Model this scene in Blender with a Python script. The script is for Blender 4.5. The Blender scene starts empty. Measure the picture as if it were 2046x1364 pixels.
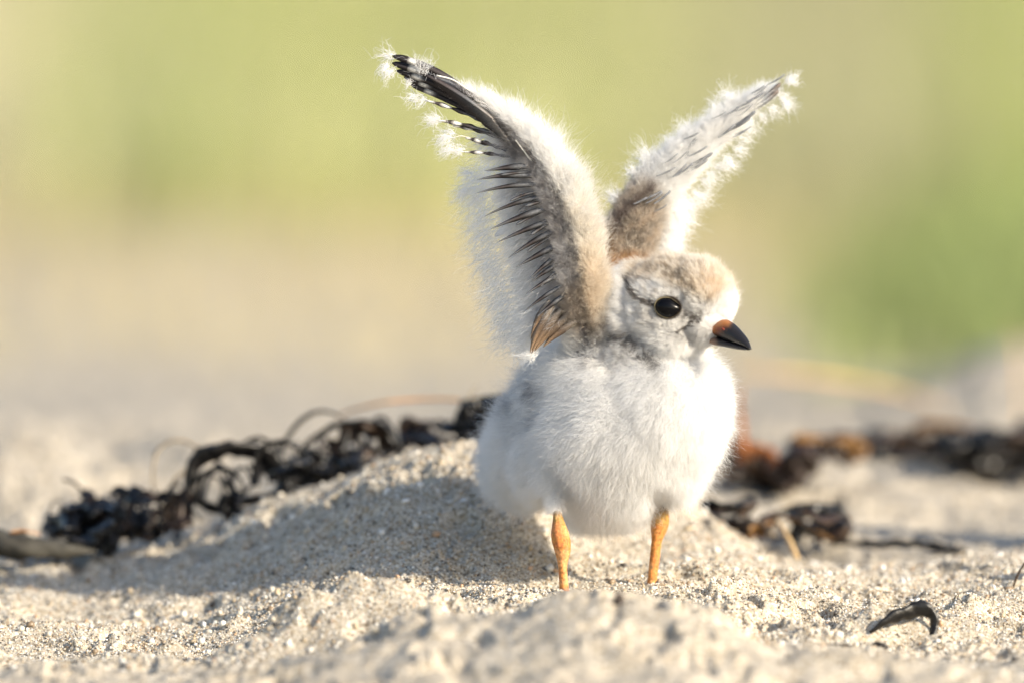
import bpy, bmesh, math, random
import numpy as np
from mathutils import Vector, Matrix
from mathutils.bvhtree import BVHTree

# ------------------------------------------------------------------ camera
S = 0.01                      # everything below is written in centimetres
PITCH = math.radians(2.2); DIST = 450.0; PPC = 80.0     # photo pixels per cm at the focus plane
FPX = DIST * PPC
C0 = np.array([(1023 - 1215) / PPC, 0.0, (1180 - 682) / PPC])
FWD = np.array([0, math.cos(PITCH), -math.sin(PITCH)])
UPV = np.array([0, math.sin(PITCH), math.cos(PITCH)])
CAM = C0 - FWD * DIST
sc = bpy.context.scene
cd = bpy.data.cameras.new('camera'); cam = bpy.data.objects.new('camera', cd)
sc.collection.objects.link(cam); sc.camera = cam
cam.location = CAM * S
cam.rotation_euler = (math.pi / 2 - PITCH, 0, 0)
cd.sensor_width = 36; cd.lens = 36 * FPX / 2046
cd.clip_start = 0.05; cd.clip_end = 500
cd.dof.use_dof = True; cd.dof.focus_distance = (DIST - 1.3) * S
cd.dof.aperture_fstop = (cd.lens / 1000) / 0.071
# ------------------------------------------------------------------ light
SUN_EL, SUN_AZ = math.radians(25), math.radians(126)   # azimuth measured from +Y (away) towards +X (right)
w = bpy.data.worlds.new('World'); sc.world = w; w.use_nodes = True
nt = w.node_tree; bg = nt.nodes['Background']
sky = nt.nodes.new('ShaderNodeTexSky'); sky.sky_type = 'NISHITA'; sky.sun_disc = False
sky.sun_elevation = SUN_EL; sky.sun_rotation = SUN_AZ; sky.altitude = 0; sky.dust_density = 1.5
nt.links.new(sky.outputs[0], bg.inputs[0]); bg.inputs[1].default_value = 0.14
ld = bpy.data.lights.new('sun', 'SUN'); sun = bpy.data.objects.new('sun', ld); sc.collection.objects.link(sun)
ld.energy = 5.0; ld.angle = math.radians(0.5); ld.color = (1.0, 0.89, 0.72)
sd = Vector((math.sin(SUN_AZ) * math.cos(SUN_EL), math.cos(SUN_AZ) * math.cos(SUN_EL), math.sin(SUN_EL)))
sun.rotation_euler = (-sd).to_track_quat('-Z', 'Y').to_euler(); sun.location = sd * 3
sc.view_settings.view_transform = 'Standard'; sc.view_settings.look = 'None'
sc.view_settings.gamma = 1; sc.view_settings.exposure = 0.56
sc.render.engine = 'CYCLES'
sc.cycles.use_denoising = True
sc.cycles.max_bounces = 10; sc.cycles.diffuse_bounces = 8; sc.cycles.glossy_bounces = 3
sc.cycles.transmission_bounces = 4; sc.cycles.transparent_max_bounces = 12
sc.cycles.sample_clamp_indirect = 6
try: sc.cycles_curves.shape = 'RIBBONS'
except Exception: pass

# ------------------------------------------------------------------ helpers
rng = np.random.default_rng(7)
def P(px, py, Y):
    """point at depth Y (cm) that the camera sees at photo pixel px, py"""
    px = np.asarray(px, float); py = np.asarray(py, float); Y = np.asarray(Y, float)
    a = (px - 1023) / FPX; b = (682 - py) / FPX
    d = FWD[1] + b * UPV[1]
    t = (Y - CAM[1]) / d
    return np.stack(np.broadcast_arrays(CAM[0] + a * t, Y, CAM[2] + (FWD[2] + b * UPV[2]) * t), -1)
def proj(p):
    q = p - CAM; f = q @ FWD
    return np.stack([1023 + q[..., 0] / f * FPX, 682 - (q @ UPV) / f * FPX], -1)
def h32(a):
    a = a.astype(np.uint32)
    a ^= a >> 16; a *= np.uint32(0x7feb352d); a ^= a >> 15; a *= np.uint32(0x846ca68b); a ^= a >> 16
    return a
def vnoise(p, seed=0):
    p = np.asarray(p, float); i = np.floor(p).astype(np.int64); f = p - i; f = f * f * (3 - 2 * f)
    D = p.shape[-1]; out = np.zeros(p.shape[:-1])
    pr = [73856093, 19349663, 83492791]
    for c in range(2 ** D):
        wgt = np.ones(p.shape[:-1]); hsh = np.full(p.shape[:-1], seed * 2654435 + 12345, np.int64)
        for d in range(D):
            b = (c >> d) & 1
            wgt = wgt * (f[..., d] if b else 1 - f[..., d])
            hsh = hsh ^ ((i[..., d] + b) * pr[d])
        out += wgt * (h32(hsh & 0xffffffff).astype(float) / 4294967295.0)
    return out * 2 - 1
def fbm(p, scale, octv=4, seed=0, gain=0.5):
    s = 0; a = 1; p = np.asarray(p, float) / scale
    for o in range(octv):
        s = s + a * vnoise(p * 2.03 ** o + 17.3 * o, seed + o); a *= gain
    return s
def norm(v): return v / np.maximum(np.linalg.norm(v, axis=-1, keepdims=True), 1e-9)
def sstep(a, b, x): t = np.clip((x - a) / (b - a), 0, 1); return t * t * (3 - 2 * t)
def spline(pts, n):
    """Catmull-Rom through control points of any dimension"""
    p = np.asarray(pts, float); p = np.vstack([2 * p[0] - p[1], p, 2 * p[-1] - p[-2]])
    m = len(p) - 3; u = np.linspace(0, m - 1e-6, n); k = u.astype(int); t = (u - k)[:, None]
    a, b, c, d = p[k], p[k + 1], p[k + 2], p[k + 3]
    return .5 * (2 * b + (c - a) * t + (2 * a - 5 * b + 4 * c - d) * t ** 2 + (3 * b - a - 3 * c + d) * t ** 3)
COL = sc.collection
ORG = {}
def tag(o, label=None, cat=None, group=None, kind=None):
    if label: o['label'] = label
    if cat: o['category'] = cat
    if group: o['group'] = group
    if kind: o['kind'] = kind
    return o
def thing(name, at, label, cat, group=None):
    o = bpy.data.objects.new(name, None); COL.objects.link(o); o.empty_display_size = 0.01
    at = np.asarray(at, float); o.location = at * S; ORG[o.name] = at
    return tag(o, label, cat, group)
def setcol(me, cols, dom='POINT'):
    a = me.attributes.new('col', 'FLOAT_COLOR', dom)
    c = np.ones((len(cols), 4), np.float32); c[:, :3] = cols; a.data.foreach_set('color', c.ravel())
def mk(name, v, f, mat, parent=None, cols=None, smooth=True, at=None):
    v = np.asarray(v, float)
    org = ORG[parent.name] if parent is not None else (np.asarray(at, float) if at is not None else np.zeros(3))
    me = bpy.data.meshes.new(name)
    vv = ((v - org) * S).astype(np.float32)
    if isinstance(f, np.ndarray):
        k = f.shape[1]
        me.vertices.add(len(vv)); me.vertices.foreach_set('co', vv.ravel())
        me.loops.add(f.size); me.loops.foreach_set('vertex_index', f.astype(np.int32).ravel())
        me.polygons.add(len(f)); me.polygons.foreach_set('loop_start', np.arange(0, f.size, k, dtype=np.int32))
        me.update(calc_edges=True); me.validate()
    else:
        me.from_pydata(vv.tolist(), [], f); me.update()
    if smooth: me.polygons.foreach_set('use_smooth', [True] * len(me.polygons))
    if cols is not None: setcol(me, cols)
    me.materials.append(mat)
    o = bpy.data.objects.new(name, me); COL.objects.link(o)
    if parent is not None: o.parent = parent
    else: o.location = org * S
    ORG[o.name] = org
    return o
def sweep(pts, rad, flat=1.0, ns=8, twist=0.0, ref=(0.1, 1, 0.05), tw0=0.0, wob=0.0, seed=0):
    """tube or ribbon along pts; rad = half width, flat = thickness ratio"""
    pts = np.asarray(pts, float); n = len(pts); rad = np.broadcast_to(np.asarray(rad, float), (n,))
    t = norm(np.gradient(pts, axis=0)); r = np.asarray(ref, float); V = []
    prev = norm(np.cross(t[0], r)[None])[0]
    for i in range(n):
        u = prev - t[i] * np.dot(prev, t[i]); u = u / max(np.linalg.norm(u), 1e-9); prev = u; wv = np.cross(t[i], u)
        a0 = tw0 + twist * i / max(n - 1, 1)
        uu = u * math.cos(a0) + wv * math.sin(a0); ww = np.cross(t[i], uu)
        a = np.arange(ns) * 2 * math.pi / ns
        V.append(pts[i] + rad[i] * (np.cos(a)[:, None] * uu + flat * np.sin(a)[:, None] * ww))
    V = np.array(V)
    if wob: V += wob * rad[:, None, None] * np.stack([vnoise(V / .25 + 9 * k, seed + k) for k in range(3)], -1)
    V = V.reshape(-1, 3); F = []
    for i in range(n - 1):
        for j in range(ns):
            F.append((i * ns + j, i * ns + (j + 1) % ns, (i + 1) * ns + (j + 1) % ns, (i + 1) * ns + j))
    F.append(tuple(range(ns))[::-1]); F.append(tuple((n - 1) * ns + j for j in range(ns)))
    return V, F
def join(parts):
    V = []; F = []; o = 0
    for v, f in parts:
        V.append(v); F += [tuple(i + o for i in q) for q in f]; o += len(v)
    return np.vstack(V), F

# ------------------------------------------------------------------ materials
def newmat(name):
    m = bpy.data.materials.new(name); m.use_nodes = True; t = m.node_tree
    return m, t, t.nodes, t.links, t.nodes['Principled BSDF']
def attr_mat(name, rough=0.6, spec=0.3, trans=0.0, noise=None, bump=None, emul=1.0):
    m, t, N, L, b = newmat(name)
    a = N.new('ShaderNodeAttribute'); a.attribute_name = 'col'; src = a.outputs['Color']
    if noise:
        tc = N.new('ShaderNodeTexCoord'); nz = N.new('ShaderNodeTexNoise'); nz.inputs['Scale'].default_value = noise[0]; nz.inputs['Detail'].default_value = 4
        L.new(tc.outputs['Object'], nz.inputs['Vector'])
        mr = N.new('ShaderNodeMapRange'); mr.inputs[1].default_value = .3; mr.inputs[2].default_value = .7
        mr.inputs[3].default_value = 1 - noise[1]; mr.inputs[4].default_value = 1 + noise[1]
        L.new(nz.outputs[0], mr.inputs[0])
        vm = N.new('ShaderNodeVectorMath'); vm.operation = 'SCALE'; L.new(src, vm.inputs[0]); L.new(mr.outputs[0], vm.inputs['Scale']); src = vm.outputs[0]
        if bump:
            bp = N.new('ShaderNodeBump'); bp.inputs['Strength'].default_value = bump[0]; bp.inputs['Distance'].default_value = bump[1]
            L.new(nz.outputs[0], bp.inputs['Height']); L.new(bp.outputs[0], b.inputs['Normal'])
    L.new(src, b.inputs['Base Color']); b.inputs['Roughness'].default_value = rough; b.inputs['Specular IOR Level'].default_value = spec
    if trans:
        tr = N.new('ShaderNodeBsdfTranslucent'); L.new(src, tr.inputs[0]); mx = N.new('ShaderNodeMixShader'); mx.inputs[0].default_value = trans
        L.new(b.outputs[0], mx.inputs[1]); L.new(tr.outputs[0], mx.inputs[2]); L.new(mx.outputs[0], N['Material Output'].inputs[0])
    return m
def flat_mat(name, c, rough=0.5, spec=0.5, noise=(300, .3), bump=(.4, .0005), coat=0):
    m, t, N, L, b = newmat(name)
    tc = N.new('ShaderNodeTexCoord'); nz = N.new('ShaderNodeTexNoise'); nz.inputs['Scale'].default_value = noise[0]; nz.inputs['Detail'].default_value = 5
    L.new(tc.outputs['Object'], nz.inputs['Vector'])
    cr = N.new('ShaderNodeValToRGB'); c = np.array(c)
    cr.color_ramp.elements[0].color = (*(c * (1 - noise[1])), 1); cr.color_ramp.elements[1].color = (*(c * (1 + noise[1])), 1)
    cr.color_ramp.elements[0].position = .35; cr.color_ramp.elements[1].position = .65
    L.new(nz.outputs[0], cr.inputs[0]); L.new(cr.outputs[0], b.inputs['Base Color'])
    bp = N.new('ShaderNodeBump'); bp.inputs['Strength'].default_value = bump[0]; bp.inputs['Distance'].default_value = bump[1]
    L.new(nz.outputs[0], bp.inputs['Height']); L.new(bp.outputs[0], b.inputs['Normal'])
    b.inputs['Roughness'].default_value = rough; b.inputs['Specular IOR Level'].default_value = spec; b.inputs['Coat Weight'].default_value = coat
    return m
def sand_mat():
    m, t, N, L, b = newmat('sand')
    tc = N.new('ShaderNodeTexCoord')
    vo = N.new('ShaderNodeTexVoronoi'); vo.inputs['Scale'].default_value = 1900; L.new(tc.outputs['Object'], vo.inputs['Vector'])
    sp = N.new('ShaderNodeSeparateColor'); L.new(vo.outputs['Color'], sp.inputs[0])
    cr = N.new('ShaderNodeValToRGB'); e = cr.color_ramp.elements
    e[0].position = 0; e[0].color = (.10, .08, .06, 1); e[1].position = 1; e[1].color = (.80, .76, .68, 1)
    for p, c in ((.07, (.24, .18, .12, 1)), (.16, (.42, .35, .25, 1)), (.5, (.53, .465, .365, 1)), (.82, (.62, .56, .465, 1))):
        x = e.new(p); x.color = c
    L.new(sp.outputs[0], cr.inputs[0])
    nz = N.new('ShaderNodeTexNoise'); nz.inputs['Scale'].default_value = 60; nz.inputs['Detail'].default_value = 6; L.new(tc.outputs['Object'], nz.inputs['Vector'])
    mr = N.new('ShaderNodeMapRange'); mr.inputs[1].default_value = .3; mr.inputs[2].default_value = .7; mr.inputs[3].default_value = .70; mr.inputs[4].default_value = 1.0
    L.new(nz.outputs[0], mr.inputs[0])
    vm = N.new('ShaderNodeVectorMath'); vm.operation = 'SCALE'; L.new(cr.outputs[0], vm.inputs[0]); L.new(mr.outputs[0], vm.inputs['Scale'])
    L.new(vm.outputs[0], b.inputs['Base Color'])
    bp = N.new('ShaderNodeBump'); bp.inputs['Strength'].default_value = .7; bp.inputs['Distance'].default_value = .0003
    L.new(vo.outputs['Distance'], bp.inputs['Height']); bp.invert = True; L.new(bp.outputs[0], b.inputs['Normal'])
    b.inputs['Roughness'].default_value = .75; b.inputs['Specular IOR Level'].default_value = .3
    return m
def down_mat():
    m, t, N, L, b = newmat('down'); N.remove(b)
    a = N.new('ShaderNodeAttribute'); a.attribute_name = 'col'
    d = N.new('ShaderNodeBsdfDiffuse'); tr = N.new('ShaderNodeBsdfTranslucent'); L.new(a.outputs[0], d.inputs[0]); L.new(a.outputs[0], tr.inputs[0])
    mx = N.new('ShaderNodeMixShader'); mx.inputs[0].default_value = .5; L.new(d.outputs[0], mx.inputs[1]); L.new(tr.outputs[0], mx.inputs[2])
    L.new(mx.outputs[0], N['Material Output'].inputs[0])
    return m
M_SAND = sand_mat(); M_DOWN = down_mat()
M_GRAIN = attr_mat('sand_grain', .35, .5)
M_SKIN = attr_mat('chick_skin', .6, .3, 0, (1500, .32), (.7, .0003))
M_FEATH = attr_mat('feather', .45, .4, .12, (2500, .25), (.2, .0001))
M_VANE = attr_mat('white_vane', .7, .2, .5)
_t = M_VANE.node_tree; _o = _t.nodes['Material Output']; _s = _o.inputs[0].links[0].from_socket; _tp = _t.nodes.new('ShaderNodeBsdfTransparent')
_m = _t.nodes.new('ShaderNodeMixShader'); _m.inputs[0].default_value = .3; _t.links.new(_s, _m.inputs[1]); _t.links.new(_tp.outputs[0], _m.inputs[2]); _t.links.new(_m.outputs[0], _o.inputs[0])
M_BEAK = attr_mat('beak', .42, .4, 0, (700, .12), (.1, .0001))
M_EYE = flat_mat('eye', (.003, .003, .004), .22, .16, (10, .1), (0, .0001), 0)
M_WEED = flat_mat('black_seaweed', (.009, .008, .0075), .36, .42, (260, .5), (.6, .0008))
M_WEEDB = flat_mat('brown_seaweed', (.036, .021, .013), .45, .4, (260, .5), (.6, .0008))
M_AMBER = flat_mat('amber_kelp', (.19, .095, .025), .4, .4, (200, .3), (.5, .0006))
M_RUST = flat_mat('rust_kelp', (.27, .10, .035), .5, .3, (160, .45), (.6, .001))
M_STRAW = flat_mat('straw', (.62, .42, .20), .6, .3, (300, .2), (.3, .0004))
M_STEM = flat_mat('orange_stem', (.55, .26, .10), .5, .4, (300, .2), (.3, .0004))
M_WOOD = flat_mat('driftwood', (.062, .057, .046), .7, .3, (120, .35), (.7, .001))
M_PALE = flat_mat('dry_strand', (.26, .21, .15), .55, .35, (300, .3), (.4, .0005))

# ------------------------------------------------------------------ the beach
PXC = np.array([-500, 0, 200, 400, 600, 800, 1000, 1200, 1400, 1600, 1800, 2046, 2500], float)
TAB = [
 (-60, [1760] * 11), (-40, [1600] * 11), (-25, [1450] * 11),
 (-17, [1372, 1375, 1372, 1345, 1310, 1290, 1260, 1290, 1340, 1350, 1360]),
 (-12, [1345, 1350, 1350, 1305, 1240, 1235, 1188, 1225, 1300, 1325, 1340]),
 (-9, [1330, 1335, 1335, 1325, 1295, 1265, 1225, 1262, 1290, 1300, 1310]),
 (-6, [1312, 1318, 1315, 1205, 1178, 1225, 1222, 1240, 1262, 1275, 1285]),
 (-4, [1300, 1300, 1300, 1262, 1240, 1230, 1208, 1215, 1240, 1255, 1262]),
 (-2, [1262, 1285, 1290, 1235, 1205, 1200, 1192, 1196, 1215, 1232, 1240]),
 (0, [1262, 1272, 1270, 1215, 1190, 1186, 1182, 1180, 1190, 1205, 1210]),
 (3, [1235, 1265, 1235, 1160, 1105, 1110, 1150, 1150, 1160, 1175, 1165]),
 (6, [1200, 1225, 1170, 1062, 965, 965, 1090, 1095, 1138, 1150, 1120]),
 (9, [1160, 1155, 1095, 1000, 900, 890, 1010, 1045, 1128, 1135, 1105]),
 (12, [1120, 1102, 1055, 975, 903, 895, 900, 1015, 1130, 1122, 1112]),
 (15, [1135, 1120, 1085, 1010, 940, 900, 930, 1035, 1115, 1105, 1100]),
 (20, [1100, 1080, 1050, 1000, 950, 930, 950, 1000, 1060, 1085, 1090]),
 (25, [1020, 1010, 1010, 970, 930, 910, 930, 970, 1005, 1055, 1068]),
 (32, [930, 960, 960, 930, 900, 890, 900, 930, 950, 960, 980]),
 (40, [860, 900, 880, 900, 880, 880, 890, 900, 890, 890, 940]),
 (55, [840, 845, 860, 870, 870, 870, 870, 870, 870, 878, 895]), (63, [838, 842, 855, 865, 865, 865, 862, 862, 858, 862, 870]),
 (80, [835, 830, 835, 850, 850, 850, 840, 825, 805, 775, 705]),
 (110, [860, 855, 855, 855, 855, 855, 850, 845, 828, 785, 700])]
LY = np.array([t[0] for t in TAB], float)
ROWS = np.array([[t[1][0]] + list(t[1]) + [t[1][-1]] for t in TAB], float)
LZ = np.stack([P(PXC, ROWS[i], LY[i])[:, 2] for i in range(len(LY))])
LZ[:, 0] = LZ[:, 1] * .6; LZ[:, -1] = LZ[:, -2] * .7
LY = np.append(LY, [160, 230]); LZ = np.vstack([LZ, np.full(13, -.3), np.zeros(13)]); 
LY = np.insert(LY, 0, -120); LZ = np.vstack([LZ[:1] * .7, LZ])
def hermite(xk, yk, x):
    """monotone cubic, yk may carry extra columns"""
    d = (yk[1:] - yk[:-1]) / (xk[1:] - xk[:-1])[:, None]
    m = np.zeros_like(yk); m[1:-1] = np.where(d[1:] * d[:-1] > 0, 2 * d[1:] * d[:-1] / (d[1:] + d[:-1] + 1e-12 * np.sign(d[1:] + d[:-1] + 1e-30)), 0)
    k = np.clip(np.searchsorted(xk, x) - 1, 0, len(xk) - 2); h = (xk[k + 1] - xk[k]); t = np.clip((x - xk[k]) / h, 0, 1)
    return k, h, t, m
def base_height(X, Y):
    pxv = proj(np.stack([X, Y, np.zeros_like(X)], -1))[..., 0]
    Xf = np.clip(pxv, -500, 2500)
    # along columns first (smooth cubic), per layer, then along depth
    u = np.interp(Xf, PXC, np.arange(13)); k = np.clip(u.astype(int), 0, 11); t = u - k
    k0, k1, k2, k3 = np.clip(k - 1, 0, 12), k, k + 1, np.clip(k + 2, 0, 12)
    w0 = .5 * (-t + 2 * t ** 2 - t ** 3); w1 = .5 * (2 - 5 * t ** 2 + 3 * t ** 3); w2 = .5 * (t + 4 * t ** 2 - 3 * t ** 3); w3 = .5 * (-t ** 2 + t ** 3)
    ly = np.clip(np.searchsorted(LY, Y) - 1, 0, len(LY) - 2)
    def at(l):
        l = np.clip(l, 0, len(LY) - 1); return w0 * LZ[l, k0] + w1 * LZ[l, k1] + w2 * LZ[l, k2] + w3 * LZ[l, k3]
    h = LY[ly + 1] - LY[ly]; s = np.clip((Y - LY[ly]) / h, 0, 1)
    z0, z1, zm, zp = at(ly), at(ly + 1), at(ly - 1), at(ly + 2)
    hm = np.maximum(LY[ly] - LY[np.clip(ly - 1, 0, 99)], 1); hp = np.maximum(LY[np.clip(ly + 2, 0, len(LY) - 1)] - LY[ly + 1], 1)
    d = (z1 - z0) / h; dm = (z0 - zm) / hm; dp = (zp - z1) / hp
    lim = lambda a, b: np.where(a * b > 0, 2 * a * b / (a + b + np.where(a + b >= 0, 1e-9, -1e-9)), 0)
    m0, m1 = lim(d, dm) * h, lim(d, dp) * h
    return (2 * s ** 3 - 3 * s ** 2 + 1) * z0 + (s ** 3 - 2 * s ** 2 + s) * m0 + (-2 * s ** 3 + 3 * s ** 2) * z1 + (s ** 3 - s ** 2) * m1
def height(X, Y):
    X = np.asarray(X, float); Y = np.asarray(Y, float); p = np.stack([X, Y], -1)
    z = base_height(X, Y)
    calm = 1 - .8 * np.exp(-((X - 0.2) ** 2 + (Y - 0) ** 2) / 5)
    far = sstep(90, 240, Y)
    z += (fbm(p + 3, 5.0, 3, 1) * .22 * calm) * (1 - far)
    b = np.abs(fbm(p + 31, 1.6, 3, 5)); z += (.22 - b) * .15 * calm
    lump = sstep(.1, .55, fbm(p + 77, 2.2, 2, 9)); z += lump * (.5 - np.abs(fbm(p, .45, 3, 12))) * (.19 + .10 * sstep(1, -4, Y)) * calm
    z += fbm(p, .32, 3, 20) * .032 + fbm(p, .085, 2, 25) * .016
    for mx_, my_, h_, sx_, sy_ in ((18.8, 13.5, 8.0, 3.0, 3.2), (14.4, .4, 3.0, 1.4, 1.5)): z += h_ * np.exp(-((X - mx_) / sx_) ** 2 - ((Y - my_) / sy_) ** 2)  # unseen mounds added beyond the right edge to cast shade on the sand
    z += fbm(p + 200, 1.9, 3, 71) * calm * (.15 * sstep(-1, -5, Y) + .10 * sstep(3, 5, X) * sstep(8, 4, Y)) * (1 - far)
    for mx_, my_, h_, s_ in ((-8.0, -6.2, .42, .42), (-7.3, -6.6, .38, .4), (-6.4, -6.0, .3, .5), (-8.9, -6.2, -.35, .5), (-5.3, -6.4, .26, .45), (-4.2, -5.8, .3, .5), (-3.0, -6.2, .22, .45), (3.3, -1.8, .42, .45), (2.7, -2.2, .28, .3), (4.2, -1.5, .24, .5),
                             (5.4, .2, .34, .5), (6.3, .6, .3, .45), (7.4, -.6, -.25, .5), (9.2, -2.2, .42, .6), (8.2, 1.6, .3, .45), (4.9, 2.2, .22, .35), (-10.8, -3.2, .35, .5), (-12.2, -2.0, .3, .45), (-6.0, -1.8, .24, .3), (-9.3, .4, .26, .35), (6.6, -4.2, .3, .5), (3.6, -5.2, -.28, .5), (-4.6, -10.5, .4, .8), (-1.2, -12.2, .28, .7), (2.6, -11.8, .25, .6)):
        e_ = ((X - mx_) ** 2 + (Y - my_) ** 2) / s_ ** 2; z += h_ * np.exp(-np.minimum(e_, 60) ** 1.3) * (1 + .35 * fbm(p + 5, .5, 2, 73))
    b2 = fbm(p + 140, 1.1, 2, 61); z -= .24 * sstep(.3, .7, b2) * calm * (1 - far)
    z += far * (fbm(p, 160, 3, 33) * 4 + np.clip(Y - 500, 0, 1e9) * .03 + 12 * sstep(900, 3000, Y))
    return z
def graded(lims, ds):
    out = [lims[0]]
    while out[-1] < lims[1]:
        x = out[-1]; out.append(x + ds(x))
    return np.array(out)
gx = graded((0, 9000), lambda x: .036 if x < 13.6 else .036 + (x - 13.6) * .1)
gx = np.concatenate([-gx[::-1], gx[1:]]) - 2.4
def dsy(y):
    if -5 < y < 7: return .04
    d = max(-5 - y, y - 7); return min(.04 + d * .012, 400)
gy = graded((-460, 12000), lambda y: min(.04 + max(-5 - y, y - 7, 0) * .012, 300) if y > -60 else max(1.0, (-60 - y) * .06))
GX, GY = np.meshgrid(gx, gy); GZ = height(GX, GY)
nx, ny = len(gx), len(gy)
idx = np.arange(nx * ny).reshape(ny, nx)
F = np.stack([idx[:-1, :-1], idx[:-1, 1:], idx[1:, 1:], idx[1:, :-1]], -1).reshape(-1, 4)
print('ground', nx, ny)
g = mk('beach_sand', np.stack([GX, GY, GZ], -1).reshape(-1, 3), F, M_SAND); tag(g, kind='structure')
del GX, GY, GZ, F, idx
# loose grains lying on the sheet
def grains(n, x0, x1, y0, y1, r0, r1, name, big=False):
    X = rng.uniform(x0, x1, n); Y = rng.uniform(y0, y1, n)
    Z = height(X, Y); r = r0 + (r1 - r0) * rng.random(n) ** 2
    ph = (1 + 5 ** .5) / 2
    iv = norm(np.array([(-1, ph, 0), (1, ph, 0), (-1, -ph, 0), (1, -ph, 0), (0, -1, ph), (0, 1, ph), (0, -1, -ph), (0, 1, -ph), (ph, 0, -1), (ph, 0, 1), (-ph, 0, -1), (-ph, 0, 1)], float))
    fi = np.array([(0, 11, 5), (0, 5, 1), (0, 1, 7), (0, 7, 10), (0, 10, 11), (1, 5, 9), (5, 11, 4), (11, 10, 2), (10, 7, 6), (7, 1, 8), (3, 9, 4), (3, 4, 2), (3, 2, 6), (3, 6, 8), (3, 8, 9), (4, 9, 5), (2, 4, 11), (6, 2, 10), (8, 6, 7), (9, 8, 1)])
    V = iv[None] * r[:, None, None] * rng.uniform(.7, 1.25, (n, 12, 1)) * rng.uniform(.7, 1.2, (n, 1, 3))
    V = V + np.stack([X, Y, Z + r * .35], -1)[:, None]
    Fa = (fi[None] + (np.arange(n) * 12)[:, None, None]).reshape(-1, 3)
    pal = np.array([(.62, .56, .46), (.72, .68, .60), (.85, .83, .78), (.50, .40, .27), (.30, .22, .14), (.08, .07, .06), (.55, .36, .22)])
    c = .92 * pal[rng.choice(7, n, p=[.30, .20, .12, .17, .10, .08, .03])] * rng.uniform(.85, 1.1, (n, 1))
    if big: V += .3 * r[:, None, None] * vnoise(V / .05)[..., None]
    o = mk(name, V.reshape(-1, 3), Fa, M_GRAIN, None, np.repeat(c, 12, 0), smooth=False)
    return tag(o, 'loose pale, tan and dark sand grains lying over the rippled beach', 'sand grains', None, 'stuff')
grains(75000, -16.5, 12, -9, 11, .014, .042, 'sand_grains')

o_ = grains(2600, -17, 13, -12, 14, .035, .11, 'sand_crumbs', True); o_['label'] = 'small damp crumbs and shell chips of sand scattered over the beach'; o_['category'] = 'sand crumbs'
# ------------------------------------------------------------------ beach grass far behind
def grass(name, n, fx, fy, hgt, pal, label, sd_, wid=.35):
    r = np.random.default_rng(sd_); X = fx(r, n); Y = fy(r, n, X); Z = height(X, Y) - .5
    H = hgt(r, X, Y); az = r.uniform(0, 2 * math.pi, n); ln = r.uniform(.15, .75, n)
    lean = np.stack([np.cos(az), np.sin(az), np.zeros(n)], -1); side = np.stack([-np.sin(az + .6), np.cos(az + .6), np.zeros(n)], -1)
    V = []; k = 6
    for i in range(k):
        t = i / (k - 1); wd = wid * (1 - t) ** .6 * r.uniform(.8, 1.2, n)
        c = np.stack([X, Y, Z], -1) + lean * (ln * H * t ** 2)[:, None] + np.array([0, 0, 1]) * (H * t * (1 - .25 * ln * t))[:, None]
        V += [c - side * wd[:, None] / 2, c + side * wd[:, None] / 2]
    V = np.stack(V, 1); b = (np.arange(n) * 2 * k)[:, None, None]
    q = np.array([(2 * i, 2 * i + 1, 2 * i + 3, 2 * i + 2) for i in range(k - 1)])[None] + b
    c = pal(r, X, Y, n)
    o = mk(name, V.reshape(-1, 3), q.reshape(-1, 4), M_GRASS, None, np.repeat(c, 2 * k, 0))
    return tag(o, label, name.replace('_', ' '), None, 'stuff')
M_GRASS = attr_mat('dry_sprig', .5, .3, .4)
def mixc(a, b, t): return np.asarray(a) * (1 - t[:, None]) + np.asarray(b) * t[:, None]
def pal_main(r, X, Y, n):
    s = (X + 2.4) / ((450 + Y) * .0285)                        # -1 .. 1 over the plants in view
    yel, olive, grn, dry = (.50, .53, .21), (.47, .46, .26), (.37, .44, .19), (.70, .64, .44)
    c = mixc(yel, dry, sstep(-.72, -1.0, s)); c = mixc(c[0] if 0 else yel, grn, np.exp(-((s + .74) / .16) ** 2) * .55)
    c = c * (1 - sstep(.1, .45, s)[:, None]) + np.array(olive) * sstep(.1, .45, s)[:, None]
    g2 = (sstep(.72, .95, s) * .7)[:, None]; c = c * (1 - g2) + np.array((.42, .50, .12)) * g2
    d2 = sstep(-.86, -1.05, s)[:, None]; c = c * (1 - d2) + np.array(dry) * d2
    dr = (r.random(n) < .22)[:, None]; c = np.where(dr, np.array(dry), c)
    return c * r.uniform(.75, 1.2, (n, 1))
grass('beach_grass', 60000, lambda r, n: r.uniform(-190, 190, n), lambda r, n, X: 290 + 20 * np.sin(X * .05) + r.random(n) ** 1.4 * 520,
      lambda r, X, Y: r.uniform(3, 9, len(X)) * np.minimum(1 + (Y - 285) / 110, 2.4), pal_main, 'soft yellow green beach grass filling the far background behind the chick', 3)
grass('beach_pea', 5000, lambda r, n: 4 + np.abs(r.normal(0, 1, n)) * 34 + 4, lambda r, n, X: 170 + 8 * np.sin(X * .12) + r.random(n) ** .7 * 160,
      lambda r, X, Y: r.uniform(2.5, 6.5, len(X)) * sstep(3, 22, X) + .6, lambda r, X, Y, n: np.array((.38, .44, .17)) * r.uniform(.6, 1.4, (n, 1)),
      'low deep green beach plants growing behind the chick at the right', 5, .9)

grass('dry_beach_grass', 9000, lambda r, n: r.uniform(-90, 90, n), lambda r, n, X: 310 - r.random(n) ** 1.5 * 150,
      lambda r, X, Y: r.uniform(1.5, 4.5, len(X)) * (.4 + .6 * sstep(170, 300, Y)), lambda r, X, Y, n: np.array((.72, .62, .36)) * r.uniform(.7, 1.15, (n, 1)),
      'thin straw coloured grass scattered on the sand before the green', 8, .25)
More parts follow.
